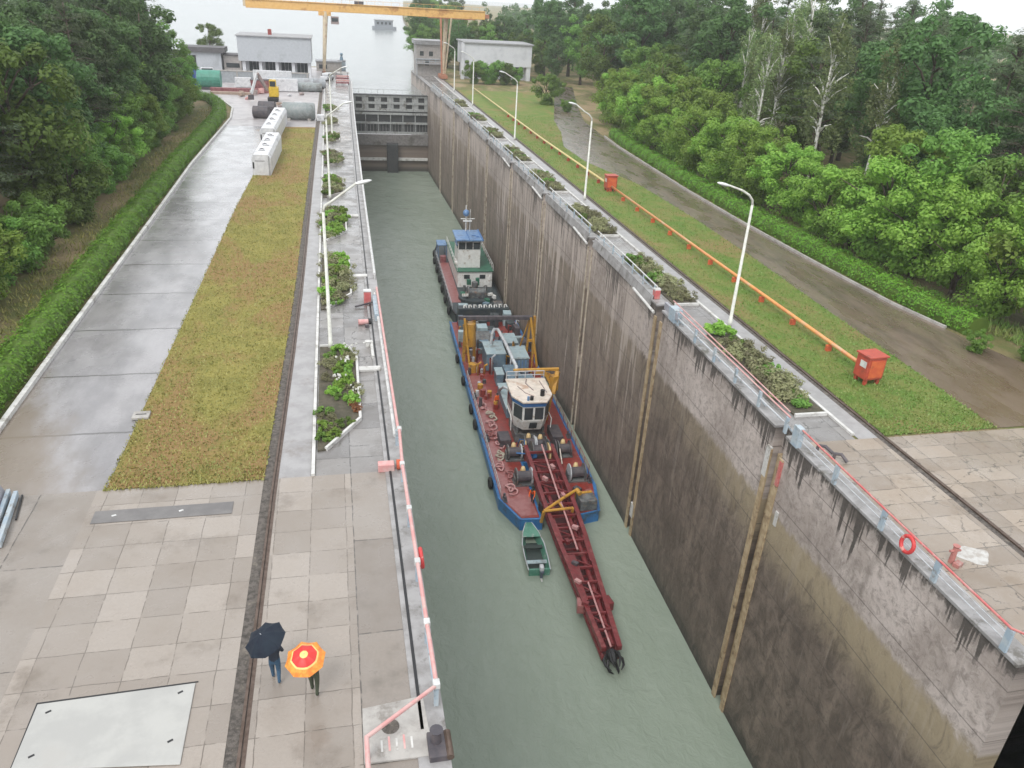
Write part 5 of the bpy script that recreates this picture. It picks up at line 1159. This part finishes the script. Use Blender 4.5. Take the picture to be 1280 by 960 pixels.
P('white_patch', (.50,.49,.47), .6, (.36,.33,.30), sc=3); vs = [(25.4+.75*math.cos(a)*(1+.2*math.sin(3*a)), 21.45+.55*math.sin(a)*(1+.18*math.cos(4*a))) for a in np.linspace(0, 6.1, 22)]; struct(MB().sheet(vs, .006).build('pale_patch', 'white_patch'))  # flat pale patch laid on the slabs
o = thing('hose_reel', 'small red and white signal box at the recess of the right lock edge', 'signal box', (23.25,52.4,.05)); MB().cbox((0,0,.35),(.45,.5,.7)).build('housing','red_pipe',o,bevel=.05); MB().cbox((0,0,.75),(.5,.4,.1)).build('cap','white_fit',o)
o = thing('pipe_stub', 'bent dark pipe ends sticking out of the right apron beside the handrail end', 'pipe', (23.6,29.6,0)); T([(-.2,.6,.0),(-.2,.6,.3),(0,.3,.4),(.3,0,.15)],.09,8).build('elbow','iron_dark',o); T([(.25,-.2,0),(.25,-.2,.25),(.45,-.45,.35),(.6,-.8,.1)],.09,8).build('elbow','iron_dark',o)

# ------------------------------------------------------------------ lamp posts
def lamp(x, y, arm, label, curved, h=9.1, rise=.8):
    t = thing('lamp_post', label, 'lamp post', (x,y,0), 0, 'lamp posts along the lock'); s = 1 if arm > 0 else -1; L_ = abs(arm)
    MB().tube([(0,0,0),(0,0,.5),(0,0,.52),(0,0,h-.5)], [.15,.15,.12,.085], 10).build('pole', 'lamp_paint', t, smooth=True)
    if curved: pts = [(0,0,h-.52),(s*.06,0,h-.2),(s*.35,0,h+.12),(s*.9,0,h+.42),(s*(L_-.7),0,h+rise-.06)]
    else: pts = [(0,0,h-.52),(s*.1,0,h-.15),(s*.5,0,h+.1),(s*(L_-.8),0,h+rise-.12)]
    a = MB().tube(pts, [.085,.08,.075,.07,.06][:len(pts)], 8).build('arm', 'lamp_paint', t, smooth=True); e = pts[-1]
    hd = MB().ball((0,0,0), 1, (.5,.17,.10), 14, 8).build('lamp_head', 'lamp_head', a, smooth=True); hd.location = (e[0]+s*.38, 0, e[2]+.07); hd.rotation_euler = (0, -s*.22, 0)
    MB().ball((0,0,-.045), 1, (.34,.12,.075), 12, 6).build('lens', 'white_fit', hd, smooth=True); return t
lamp(26.55, 46.7, -2.6, 'nearest lamp post on the right, its curved arm reaching towards the lock', True)
lamp(27.0, 83.9, -2.6, 'second lamp post on the right, standing opposite the second red cabinet', True, 9.0, 1.2)
lamp(27.3, 123, -2.7, 'third lamp post on the right, below the white hall', True, 8.7, 1.1)
lamp(27.2, 163, -2.5, 'fourth lamp post on the right, before the corner of the white hall', True, 8.8, 1.0)
lamp(26.9, 187, -2.4, 'farthest lamp post on the right, beside the gantry crane leg', True, 9.0, 1.0)
lamp(-.85, 45.2, 2.7, 'nearest lamp post on the left, rising from the end of the first bed', False, 9.0, 1.25)
lamp(-.8, 84.0, 2.6, 'second lamp post on the left, its arm crossing in front of the lock gate', False, 8.5, 1.2)
lamp(-.4, 123.0, 2.6, 'farthest lamp post on the left beyond the lawn', False, 8.7, 1.0)

# ------------------------------------------------------------------ gantry crane
gc = thing('gantry_crane', 'yellow gantry crane spanning the lock at its far end', 'crane', (0,216,0))
g0 = MB().prism([(-19.4,-.8),(38.5,-.8),(38.5,.8),(-19.4,.8)], 14.3, 16.1).build('girder', 'crane_yellow', gc, bevel=.06)
MB().box(-19.4,38.5,-1.0,1.0,16.103,16.25).build('rail_deck', 'crane_yellow', g0); MB().box(-20.0,-19.35,-.5,.5,14.6,16.6).build('end_plate', 'crane_pale', g0); MB().prism([(38.45,-.6),(39.6,-.6),(39.6,.6),(38.45,.6)],14.6,15.5).build('end_plate','crane_rust',g0)
MB().box(24,36,-.82,-.5,14.1,14.29).build('trolley_rail','crane_rust',g0)
m = MB()
for k in range(30): x = -19+k*2; m.tube([(x,-.95,16.25),(x,-.95,17.1)],.03,5)
m.tube([(-19,-.95,17.1),(38,-.95,17.1)],.035,5); m.build('walkway_rail','crane_yellow',g0)
MB().cbox((7.2,0,16.6),(2.2,1.4,.7)).build('trolley','iron_dark',gc)
for y in (-2.2,2.2): MB().tube([(-.9+.0,y*.3,14.3),(-1.9,y,.9)],[.62,.36],8).build('leg','crane_pale',gc)
MB().box(-2.6,.4,-1.2,1.2,13.4,14.28).build('leg_head','crane_yellow',gc); MB().box(-2.25,-1.55,-3,3,.15,.95).build('bogie','crane_rust',gc)
cbn = MB().box(.3,2.2,-1,1,11.6,13.3).build('operator_cab','debris',gc,bevel=.05); MB().box(.5,2.0,-1.06,-1.002,12.2,13.0).build('window','glass',cbn)
MB().tube([(27.2,-1.4,14.3),(27.5,-2.2,.9)],[.30,.22],8).build('leg','crane_rust',gc); MB().tube([(28.9,1.4,14.3),(28.4,2.2,.9)],[.62,.35],8).build('leg','crane_pale',gc); MB().tube([(29.9,-1.0,14.3),(28.9,2.0,.9)],[.25,.2],8).build('leg','crane_pale',gc)
MB().box(27.1,28.9,-3,3,.15,.95).build('bogie','crane_rust',gc)

# ------------------------------------------------------------------ buildings
hb = thing('machine_hall', 'pale grey hall with blank upper front and recessed windows behind the left storage yard', 'building', (0,0,0))
MB().box(-19.9,-4.9,202.6,212,0,3.7).build('ground_floor','house_white',hb); MB().box(-20.6,-4.5,200,212.4,3.703,8.9).build('upper_wall','house_grey',hb); MB().box(-20.9,-4.2,199.7,212.8,8.903,9.12).build('roof','frame_grey',hb)
for k in range(4):
    x = -18.6+k*3.55; w = MB().box(x,x+2.5,202.5,202.596,.9,3.5).build('window','glass',hb); m = MB()
    for q in range(4): m.box(x+q*.8,x+q*.8+.1,202.44,202.497,.9,3.5)
    m.build('frame','frame_grey',w)
for k in range(5): x = -19.9+k*3.62; MB().box(x,x+.7,200.6,202.59,0,3.7).build('pillar','house_white',hb)
MB().box(-14.1,-13.3,205,206,9.12,10.3).build('chimney','chimney_red',hb)
sb = thing('garage_shed', 'small grey shed with dark flat roof left of the pale hall', 'shed', (0,0,0))
MB().box(-32.5,-25.3,208,214,0,4.6).build('wall','house_grey',sb); MB().box(-33.2,-24.4,207.4,214.6,4.603,5.7).build('roof','roof_dark',sb); MB().box(-32.4,-30.9,207.92,207.99,.2,3.9).build('door','black',sb)
MB().box(-34.6,-32.51,208.2,214,0,4.5).build('side_bay','roof_dark',sb)
lb = thing('low_store', 'low beige store between the dark roofed shed and the pale hall', 'building', (0,0,0)); MB().box(-24.9,-21.0,209,214,0,4.0).build('wall','house_beige',lb); MB().box(-25.0,-20.9,208.7,214.3,4.003,4.3).build('roof','roof_dark',lb); MB().box(-24.4,-21.4,208.92,208.98,1.4,2.4).build('window','glass',lb)
lb2 = thing('low_store', 'small low shed right of the pale hall beside the crane leg', 'shed', (0,0,0)); MB().box(-3.9,2.5,224,229,0,2.2).build('wall','house_beige',lb2); MB().box(-4.1,2.7,223.7,229.3,2.203,2.5).build('roof','roof_light',lb2); MB().box(-3.2,-1.2,223.93,223.99,.6,1.6).build('window','glass',lb2)
wb = thing('white_hall', 'large white hall with a blank upper front beside the right crane leg', 'building', (0,0,0))
MB().box(34.2,50.9,218.2,228,0,3.4).build('ground_floor','house_white',wb); MB().box(33.6,51.4,216,228.4,3.403,8.7).build('upper_wall','house_white',wb); MB().box(33.2,51.8,215.6,228.8,8.703,9.0).build('roof','frame_grey',wb)
MB().box(32.8,33.59,215.7,217.2,0,8.7).build('corner_column','house_white',wb)
for k in range(5):
    x = 36+k*2.9; w = MB().box(x,x+2.1,218.1,218.19,.8,3.2).build('window','glass',wb); MB().box(x+1.0,x+1.1,218.04,218.097,.8,3.2).build('frame','frame_grey',w)
MB().box(50.2,51.3,216.2,218,0,3.4).build('pillar','house_white',wb)
gh = thing('guard_house', 'beige two storey control house on the right lock pier behind the crane leg', 'building', (0,0,0))
MB().box(21.7,28.1,221,228,0,7.6).build('wall','house_beige',gh); MB().prism([(21.2,220.4),(28.6,220.4),(28.6,228.6),(21.2,228.6)],7.603,8.6).build('roof','frame_grey',gh); MB().box(21.5,28.3,220.7,220.99,4.0,4.25).build('balcony','frame_grey',gh)
for x,z in ((22.6,4.9),(25.0,4.9),(24.0,2.6)): MB().box(x,x+1.0,220.9,220.99,z,z+1.1).build('window','glass',gh)
rail(gh, [(21.5,219.2,3.2),(28.2,219.2,3.2)], 1.0, 'blue_steel', .05); MB().box(21.5,28.2,219.2,220.98,3.0,3.2).build('landing','frame_grey',gh)
for x in (21.7,28.0): MB().box(x-.15,x+.15,219.3,219.6,0,3.0).build('post','frame_grey',gh)
sg = thing('signal_hut', 'small grey hut with a domed beacon on the left lock pier', 'hut', (2.6,226,0)); MB().box(-.9,1.0,0,2,0,2.4).build('wall','blue_steel',sg); MB().box(-1.0,1.1,-.1,2.1,2.403,2.6).build('roof','frame_grey',sg); T([(0,.8,2.6),(0,.8,3.6)],[.5,.3],10).build('beacon','deckhouse_blue',sg); MB().ball((0,.8,4.0),.4).build('beacon_lamp','deckhouse_blue',sg)
st = thing('stacked_barriers', 'stack of rust red and white barrier frames at the far end of the left quay', 'barrier stack', (2.2,193,0))
for k in range(4): MB().cbox((.1*(k%2),k*1.5,.45+.32*k),(3.0,.3,.35)).build('barrier','maroon' if k%2==0 else 'pink_pipe',st)
MB().cbox((.0,6.4,2.0),(3.4,.5,.35)).build('barrier','concrete_white',st)
for k,x in enumerate((-1.3,1.3)): MB().bar((x,-.1,0),(x,6.4,2.1),.15,.15).build('frame','iron_dark',st)
# ------------------------------------------------------------------ storage yard
def box_section(loc, L_, rz, label):
    t = thing('concrete_box_section', label, 'concrete section', loc, rz, 'white box sections at the lawn edge'); m = MB(); pr = [(-1.0,.0),(1.0,.0),(1.06,1.9),(.8,2.38),(-.8,2.38),(-1.06,1.9)]
    n = len(pr); vs = [(x,0,z) for x,z in pr]+[(x,L_,z) for x,z in pr]; m.add(vs, [tuple(range(n)), tuple(n+i for i in reversed(range(n)))]+[(i,n+i,n+(i+1)%n,(i+1)%n) for i in range(n)]); b = m.build('shell','block_white',t,bevel=.06)
    for k in range(4): y = L_*(.16+.22*k); MB().cbox((-.12+.15*(k%2),y,2.385),(.75,.22+.1*(k%2),.03),.1*k).build('opening','black',b); T([(-.4,y+.6,2.39),(-.2,y+1.0,2.43),(.1,y+.7,2.39)],.05,6).build('lifting_loop','iron_dark',b)
    MB().box(-.75,.6,-.03,-.002,.35,2.0).build('end_panel','block_white',b); MB().box(.78,.95,-.05,-.003,.05,2.2).build('end_seam','frame_grey',b); MB().box(-.95,-.8,-.05,-.003,.8,1.5).build('end_slot','black',b); MB().box(-.7,.4,-.045,-.031,1.62,1.68).build('end_rib','iron_dark',b)
    return t
box_section((-8.4,95.2,.0), 15.6, R_(-1.5), 'nearer long white concrete box section with slots in its top at the lawn edge'); box_section((-8.9,114.2,.0), 20.4, R_(-1.6), 'farther long white concrete box section with slots in its top at the lawn edge')
tk = thing('storage_tank', 'big grey cylindrical tank lying across the end of the lawn', 'tank', (-5.6,138.5,0)); T([(-2.6,0,1.4),(-2.4,0,1.4),(2.4,0,1.4),(2.6,0,1.4)],[1.1,1.35,1.35,1.1],24).build('shell','tank_grey',tk,smooth=True)
for x in (-1.6,1.6): MB().cbox((x,0,.2),(.5,2.2,.4)).build('saddle','concrete',tk)
MB().cbox((3.4,-.5,.5),(1.2,1.0,1.0)).build('end_block','block_white',tk,bevel=.1)
for k,(x,y,r,l,lb) in enumerate(((-11.6,139.2,.95,2.4,'dark iron drum standing left of the grey tank, open end towards the road'),(-10.9,143,1.1,2.6,'larger dark iron drum behind the open one near the grey tank'))):
    t = thing('iron_drum', lb, 'drum', (x,y,0)); T([(-l/2,.4,r),(l/2,0,r)],r,18).build('shell','iron_dark',t); T([(-l/2-.05,.41,r),(-l/2+.02,.4,r)],r*.75,18).build('end_cover','pipe_grey',t)
ex = thing('excavator', 'small yellow excavator with raised pale arms in the middle of the storage yard', 'excavator', (-11.0,161,0))
MB().cbox((0,0,.45),(1.9,2.6,.7)).build('track','black',ex,bevel=.1); MB().cbox((.2,.2,1.7),(1.7,2.2,1.7)).build('body','excavator_yellow',ex,bevel=.1); c_ = MB().cbox((.1,-.2,3.1),(1.2,1.3,1.4)).build('cab','excavator_yellow',ex,bevel=.08); MB().cbox((.1,-.87,3.15),(1.0,.04,.9)).build('window','glass',c_)
MB().bar((-.9,-.4,2.0),(-2.4,-2.0,5.0),.45,.5).build('boom','debris',ex); MB().bar((-2.4,-2.0,5.0),(-3.6,-3.0,1.6),.35,.4).build('dipper_arm','block_white',ex); MB().cbox((-3.7,-3.1,1.0),(.9,.8,.8),.3).build('bucket','iron_dark',ex)
gt = thing('green_tank', 'rounded green container in the left corner of the storage yard', 'container', (-24.2,177,0)); T([(-2.2,0,1.9),(2.2,0,1.9)],1.75,20).build('shell','green_tank',gt,smooth=False); MB().box(-2.0,2.0,-1.2,1.2,0,.5).build('stand','iron_dark',gt)
bb = thing('blue_container', 'small blue container beside the rounded green one', 'container', (-28.2,180,0)); MB().cbox((0,0,1.9),(2.0,2.4,3.6)).build('box','blue_box',bb,bevel=.08); MB().cbox((0,-1.22,1.7),(1.4,.04,2.8)).build('door','blue_box',bb)
def car(x, y, rz, label):
    t = thing('parked_car', label, 'car', (x,y,0), rz, 'cars parked by the shed'); b = MB().cbox((0,0,.62),(4.4,1.8,.75)).build('body','car_white',t,bevel=.15)
    c = MB().prism([(-1.3,-.8),(1.5,-.8),(1.5,.8),(-1.3,.8)],1.0,1.62).build('cabin','car_white',t,bevel=.2); MB().box(-1.1,1.3,-.83,-.805,1.08,1.5).build('window','glass',c); MB().box(-1.1,1.3,.805,.83,1.08,1.5).build('window','glass',c)
    for X_ in (-1.4,1.4):
        for Y_ in (-.85,.85): T([(X_,Y_-.1,.33),(X_,Y_+.1,.33)],.33,14).build('wheel','rubber',t)
    return t
car(-28.3,204.5,.1,'white van like car parked in front of the small dark roofed shed'); car(-31.6,196,.9,'white car half hidden by the trees left of the shed'); car(-29.6,187,.3,'white car nearest the hedge bend, behind the blue container'); car(-1.2,202,1.2,'white car parked near the left crane leg')
wl_ = thing('yard_wall', 'long low grey concrete wall behind the stacked pipes of the storage yard', 'wall', (0,0,0)); MB().box(-24.5,-5,190,190.5,0,2.3).build('panel','pipe_grey',wl_); MB().box(-24.6,-4.9,189.9,190.6,2.303,2.5).build('cap','concrete',wl_)
for k in range(6): x = -24+k*3.7; MB().box(x,x+.3,189.8,189.995,0,2.3).build('post','concrete',wl_)
for k,(x,y,z,l,r,mm,lb) in enumerate(((-8.6,181,1.2,9.5,1.15,'pipe_grey','thick grey steel pipe on top of the yard pile'),(-6.2,178,.9,8.0,.9,'tank_grey','darker grey pipe lying in front of the thick one'),(-7.0,184.5,1.0,11,1.0,'pipe_grey','rear grey pipe along the yard wall'))):
    t = thing('steel_pipe', lb, 'pipe', (x,y,z), .06*(k-1), 'grey pipes of the storage yard'); T([(-l/2,0,0),(l/2,0,0)],r,18).build('shell',mm,t); T([(-l/2-.02,0,0),(-l/2+.02,0,0)],r*.86,18).build('bore','black',t); MB().cbox((0,0,-r+.02-(z-r)/2),(l*.6,r,max(z-r,.05))).build('bedding','iron_dark',t)
for k,(x,y,z,l,lb) in enumerate(((-12.6,187.5,2.9,8,'upper white beam resting on the yard wall pile'),(-18.2,181.5,1.9,3.2,'short white beam at the left of the yard pile'),(-10,176.5,2.4,6,'pale beam lying over the maroon bin'))):
    tag(MB().cbox((x,y,z/2+.1),(l,.7,z),.03*k).build('beam','block_white',None,bevel=.05), lb, 'beam')
mb_ = thing('scrap_bin', 'maroon scrap bin in the middle of the yard pile', 'bin', (-14.0,174,0)); MB().add([(-1.6,-1,0),(1.6,-1,0),(1.6,1,0),(-1.6,1,0),(-2,-1.2,2.4),(2,-1.2,2.4),(2,1.2,2.4),(-2,1.2,2.4)],[(0,3,2,1),(0,1,5,4),(1,2,6,5),(2,3,7,6),(3,0,4,7),(4,5,6,7)]).build('tub','maroon',mb_); MB().box(-2.05,2.05,-1.25,1.25,2.403,2.5).build('rim','iron_dark',mb_)
tag(MB().cbox((-19,172,.5),(9,1.0,.9),.02).build('timber_stack','maroon',None,bevel=.05),'long reddish timber stack left of the maroon bin','timber'); tag(MB().cbox((-19.5,169.5,.25),(7.5,.8,.5),-.03).build('timber_stack','plank',None,bevel=.04),'pale low timber stack in front of the reddish one','timber')
r_ = random.Random(9)
for k in range(16):
    x = r_.uniform(-17.5,-4.5); y = r_.uniform(150,172); s = r_.uniform(.5,1.1)
    if abs(x+11) < 2.6 and 156 < y < 164: continue
    m = MB()
    for q in range(3): m.cbox((r_.uniform(-.4,.4)*s,r_.uniform(-.4,.4)*s,.3*s+.18*q*s),(1.2*s*r_.uniform(.6,1.2),.7*s,.55*s),r_.uniform(0,3))
    o = m.build('rubble_heap',r_.choice(('debris','plank','block_white','iron_dark','pink_pipe')),None,bevel=.03); o.location = (x,y,0); tag(o,'heap of broken pinkish concrete and scrap lying about the storage yard','rubble heap','rubble heaps of the storage yard')
hbg = thing('house_barge', 'grey barge with a long deckhouse moored far out on the misty basin', 'barge', (33.5,552,-3.2), .05)
MB().prism([(-7,-4),(7,-4),(8,0),(7,4),(-7,4)],-.5,1.8).build('hull','barge_grey',hbg); MB().prism([(-5.5,-3),(5.5,-3),(5.5,3),(-5.5,3)],1.8,5.2).build('deckhouse','barge_grey',hbg); MB().box(-6,6,-3.4,3.4,5.203,5.7).build('roof','frame_grey',hbg)
for k in range(4): MB().box(-4.6+k*2.5,-3.2+k*2.5,-3.08,-3.002,3,4.4).build('window','glass',hbg)
# ------------------------------------------------------------------ people
def person(name, label, loc, rz, J, zones, hair='hair', sc=1.0, group=None):
    """one continuous skinned body; J: joints, zones: material by bone"""
    names = list(J); idx = {n: i for i, n in enumerate(names)}
    rad = dict(pelvis=.155,waist=.145,chest=.175,neck=.062,head0=.085,head1=.112,head2=.095,top=.05,shl=.085,shr=.085,ell=.055,elr=.055,wrl=.036,wrr=.036,hdl=.045,hdr=.045,hpl=.11,hpr=.11,knl=.075,knr=.075,anl=.05,anr=.05,tol=.045,tor=.045)
    E_ = [('pelvis','waist'),('waist','chest'),('chest','neck'),('neck','head0'),('head0','head1'),('head1','head2'),('head2','top'),('chest','shl'),('chest','shr'),('shl','ell'),('ell','wrl'),('wrl','hdl'),('shr','elr'),('elr','wrr'),('wrr','hdr'),('pelvis','hpl'),('pelvis','hpr'),('hpl','knl'),('knl','anl'),('anl','tol'),('hpr','knr'),('knr','anr'),('anr','tor')]
    me = bpy.data.meshes.new('skeleton'); me.from_pydata([J[n] for n in names], [(idx[a], idx[b]) for a, b in E_], []); me.update()
    tmp = bpy.data.objects.new('skeleton', me); COL.objects.link(tmp); mod = tmp.modifiers.new('skin','SKIN'); sv = me.skin_vertices[0].data
    for n in names: r = rad[n]; sv[idx[n]].radius = (r*(1.15 if n in ('chest','pelvis','waist') else 1), r*(.8 if n in ('chest','waist') else 1)); sv[idx[n]].use_root = (n == 'pelvis')
    sub = tmp.modifiers.new('sub','SUBSURF'); sub.levels = 2; sub.render_levels = 2
    dg = bpy.context.evaluated_depsgraph_get(); ev = tmp.evaluated_get(dg); bm_ = bpy.data.meshes.new_from_object(ev); bpy.data.objects.remove(tmp)
    v = [tuple(x.co) for x in bm_.vertices]; f = [tuple(p.vertices) for p in bm_.polygons]; b = MB(); b.v = v; b.f = f; nb0 = len(f)
    for s in 'lr':                                                              # five fingers per hand, curled
        h = Vector(J['hd'+s]); w = Vector(J['wr'+s]); d = (h-w).normalized(); side = d.cross(Vector((0,0,1))); side = side.normalized() if side.length > .1 else Vector((1,0,0)); up = side.cross(d)
        for q, (o_, L_) in enumerate(((-.03,.06),(-.01,.075),(.012,.07),(.032,.055))): a = h+side*o_; b.tube([a, a+d*L_*.6, a+d*L_*.8-up*.03, a+d*L_*.6-up*.05], [.011,.010,.009,.007], 6)
        a = h-side*.035; b.tube([a-d*.02, a+d*.015-side*.03, a+d*.05-side*.03], [.013,.011,.008], 6)
    root = thing(name, label, 'person', loc, rz, group); root.scale = (sc,)*3
    o = b.build('body', zones['trousers'], root, smooth=True); mats = [zones['trousers'], zones['jacket'], 'skin', 'shoe']
    for m_ in mats[1:]: o.data.materials.append(M[m_])
    bone = {}
    for a, c in E_: bone[(a, c)] = (Vector(J[a]), Vector(J[c]))
    def zone(p):
        best = None; bd = 9
        for k, (a, c) in bone.items():
            ab = c-a; t = max(0, min(1, (p-a).dot(ab)/max(ab.length_squared, 1e-9))); d = (p-a-ab*t).length
            if d < bd: bd = d; best = k
        if best[1] in ('head0','head1','head2','top') or best[1] in ('hdl','hdr'): return 2
        if best[1] in ('tol','tor'): return 3
        if best[0] in ('chest','waist','shl','shr','ell','elr','pelvis') and best[1] not in ('hpl','hpr'): return 1
        return 0
    for k, p in enumerate(o.data.polygons): p.material_index = zone(Vector(p.center)) if k < nb0 else 2
    h1 = Vector(J['head1']); hm = MB().ball(h1+Vector((0,.015,.045)), .118, (.95,1.02,.95), 14, 9).build('hair', hair, root, smooth=True)
    fc = MB()
    for s in (-1,1): fc.ball(h1+Vector((s*.036,-.098,.0)), .014); fc.ball(h1+Vector((s*.104,.0,-.01)), .03, (.5,1,1.2))
    fc.tube([h1+Vector((0,-.10,.0)), h1+Vector((0,-.128,-.035))], [.012,.018], 6); fc.tube([h1+Vector((-.025,-.098,-.065)), h1+Vector((.025,-.098,-.065))], .008, 6); fc.build('face', 'skin', root, smooth=True)
    return root
def pose(stride=.25, lean=0.0, armL=None, armR=None, bend=0.0):
    s = stride; b = bend
    J = dict(pelvis=(0,0,.93), waist=(0,-.02-b*.3,1.10-b*.05), chest=(0,-.04-b,1.34-b*.35), neck=(0,-.05-b*1.4,1.50-b*.5), head0=(0,-.06-b*1.55,1.55-b*.55), head1=(0,-.075-b*1.7,1.63-b*.6), head2=(0,-.065-b*1.75,1.69-b*.62), top=(0,-.05-b*1.75,1.735-b*.62),
        shl=(.19,-.04-b,1.40-b*.4), shr=(-.19,-.04-b,1.40-b*.4), hpl=(.095,0,.88), hpr=(-.095,0,.88), knl=(.10,-s*.55-.03,.50), knr=(-.10,s*.25-.04,.50), anl=(.10,-s,.09), anr=(-.10,s,.11), tol=(.11,-s-.17,.045), tor=(-.11,s-.15,.045))
    L_ = armL or ((.25,.05,1.13),(.27,-.08,.90),(.27,-.12,.81)); Rr_ = armR or ((-.25,.0,1.13),(-.27,-.1,.9),(-.27,-.14,.81))
    for k, n in enumerate(('el','wr','hd')): J[n+'l'] = L_[k]; J[n+'r'] = Rr_[k]
    return J
def umbrella(label, loc, tilt, R0, cols, closed=1.0, h=.30):
    t = thing('umbrella', label, 'umbrella', loc); t.rotation_euler = tilt; n = 8
    def ring_pts(f, lift=0.0):
        out_ = []
        for k in range(n*4):
            a = 2*math.pi*k/(n*4); sag = 1-.10*f*abs(math.sin(a*n/2))**1.0; r = R0*f*sag; z = h*(1-f**1.9)-.04*f*(abs(math.sin(a*n/2)))+lift; out_.append((r*math.cos(a), r*math.sin(a), z))
        return out_
    def band(f0, f1, nm, mname, par):
        m = MB(); st = [f0+(f1-f0)*i/5 for i in range(6)]
        for lift in (0, -.008):
            o_ = len(m.v)
            for f in st: m.v += ring_pts(max(f, .004), lift)
            for i in range(5):
                for k in range(n*4): a = o_+i*n*4+k; b = o_+i*n*4+(k+1)%(n*4); m.f.append((a, a+n*4, b+n*4, b) if lift else (a, b, b+n*4, a+n*4))
        return m.build(nm, mname, par)
    c = band(cols[0][0], cols[0][1], 'canopy', cols[0][2], t)
    for f0, f1, mm in cols[1:]: band(f0, f1, 'canopy_panel', mm, c)
    m = MB()
    for k in range(n): a = 2*math.pi*k/n; m.tube([(R0*f*math.cos(a), R0*f*math.sin(a), h*(1-f**1.9)-.015) for f in (.02,.3,.6,.8,1)], .006, 5)
    m.build('ribs', 'iron_dark', t); MB().tube([(0,0,h+.06),(0,0,-.62)], .011, 6).build('shaft', 'steel_light', t); MB().tube([(0,0,-.6),(0,0,-.76),(.03,0,-.79),(.06,0,-.76)], .016, 6).build('handle', 'black', t); return t
# first walker: navy jacket, blue trousers, dark umbrella; seen from behind, walking away
person('person', 'person in dark jacket and blue trousers walking under the dark navy umbrella', (-2.62,19.12,0), R_(180), pose(.16, armR=((-.27,-.12,1.16),(-.13,-.36,1.24),(-.10,-.40,1.30)), armL=((.24,-.18,1.18),(.05,-.36,1.22),(-.02,-.40,1.30))), dict(trousers='jeans', jacket='darkjacket'))
umbrella('dark navy umbrella tilted over the walker in blue trousers on the left quay', (-2.82,19.15,1.78), (R_(10),R_(-20),0), .66, [(0,1,'navy')])
person('person', 'person in dark green clothes walking under the red and orange umbrella', (-1.42,18.42,0), R_(170), pose(.14, armR=((-.27,-.10,1.16),(-.14,-.32,1.26),(-.1,-.36,1.32)), armL=((.25,.02,1.13),(.27,-.1,.9),(.27,-.14,.81))), dict(trousers='olive', jacket='darkjacket'))
umbrella('umbrella with a red centre and orange rim over the walker in green', (-1.60,18.22,1.72), (R_(14),R_(-8),R_(10)), .62, [(0,.20,'brolly_yellow'),(.20,.62,'brolly_red'),(.62,.70,'brolly_yellow'),(.70,1,'brolly_orange')])
# deck hands on the dredger
def onboat(u, v, w): c, s = math.cos(BOAT[1]), math.sin(BOAT[1]); return (BOAT[0][0]+c*u-s*v, BOAT[0][1]+s*u+c*v, BOAT[0][2]+w)
person('person', 'deck hand in orange jacket standing beside the white control cab of the dredger', onboat(-2.15,19.6,1.1), R_(20), pose(.08), dict(trousers='darkjacket', jacket='orange_vest'))
person('person', 'deck hand in orange jacket bending over the gear at the bow of the dredger', onboat(-1.75,2.2,1.1), R_(-30), pose(.1, bend=.22, armL=((.24,-.4,1.05),(.2,-.55,.85),(.2,-.6,.78)), armR=((-.24,-.4,1.05),(-.2,-.55,.85),(-.2,-.6,.78))), dict(trousers='darkjacket', jacket='orange_vest'))
for k,(x,y,rz,jk) in enumerate(((28.6,231,0,'pink_pipe'),(27.3,213.5,1,'boat_white'))): pass
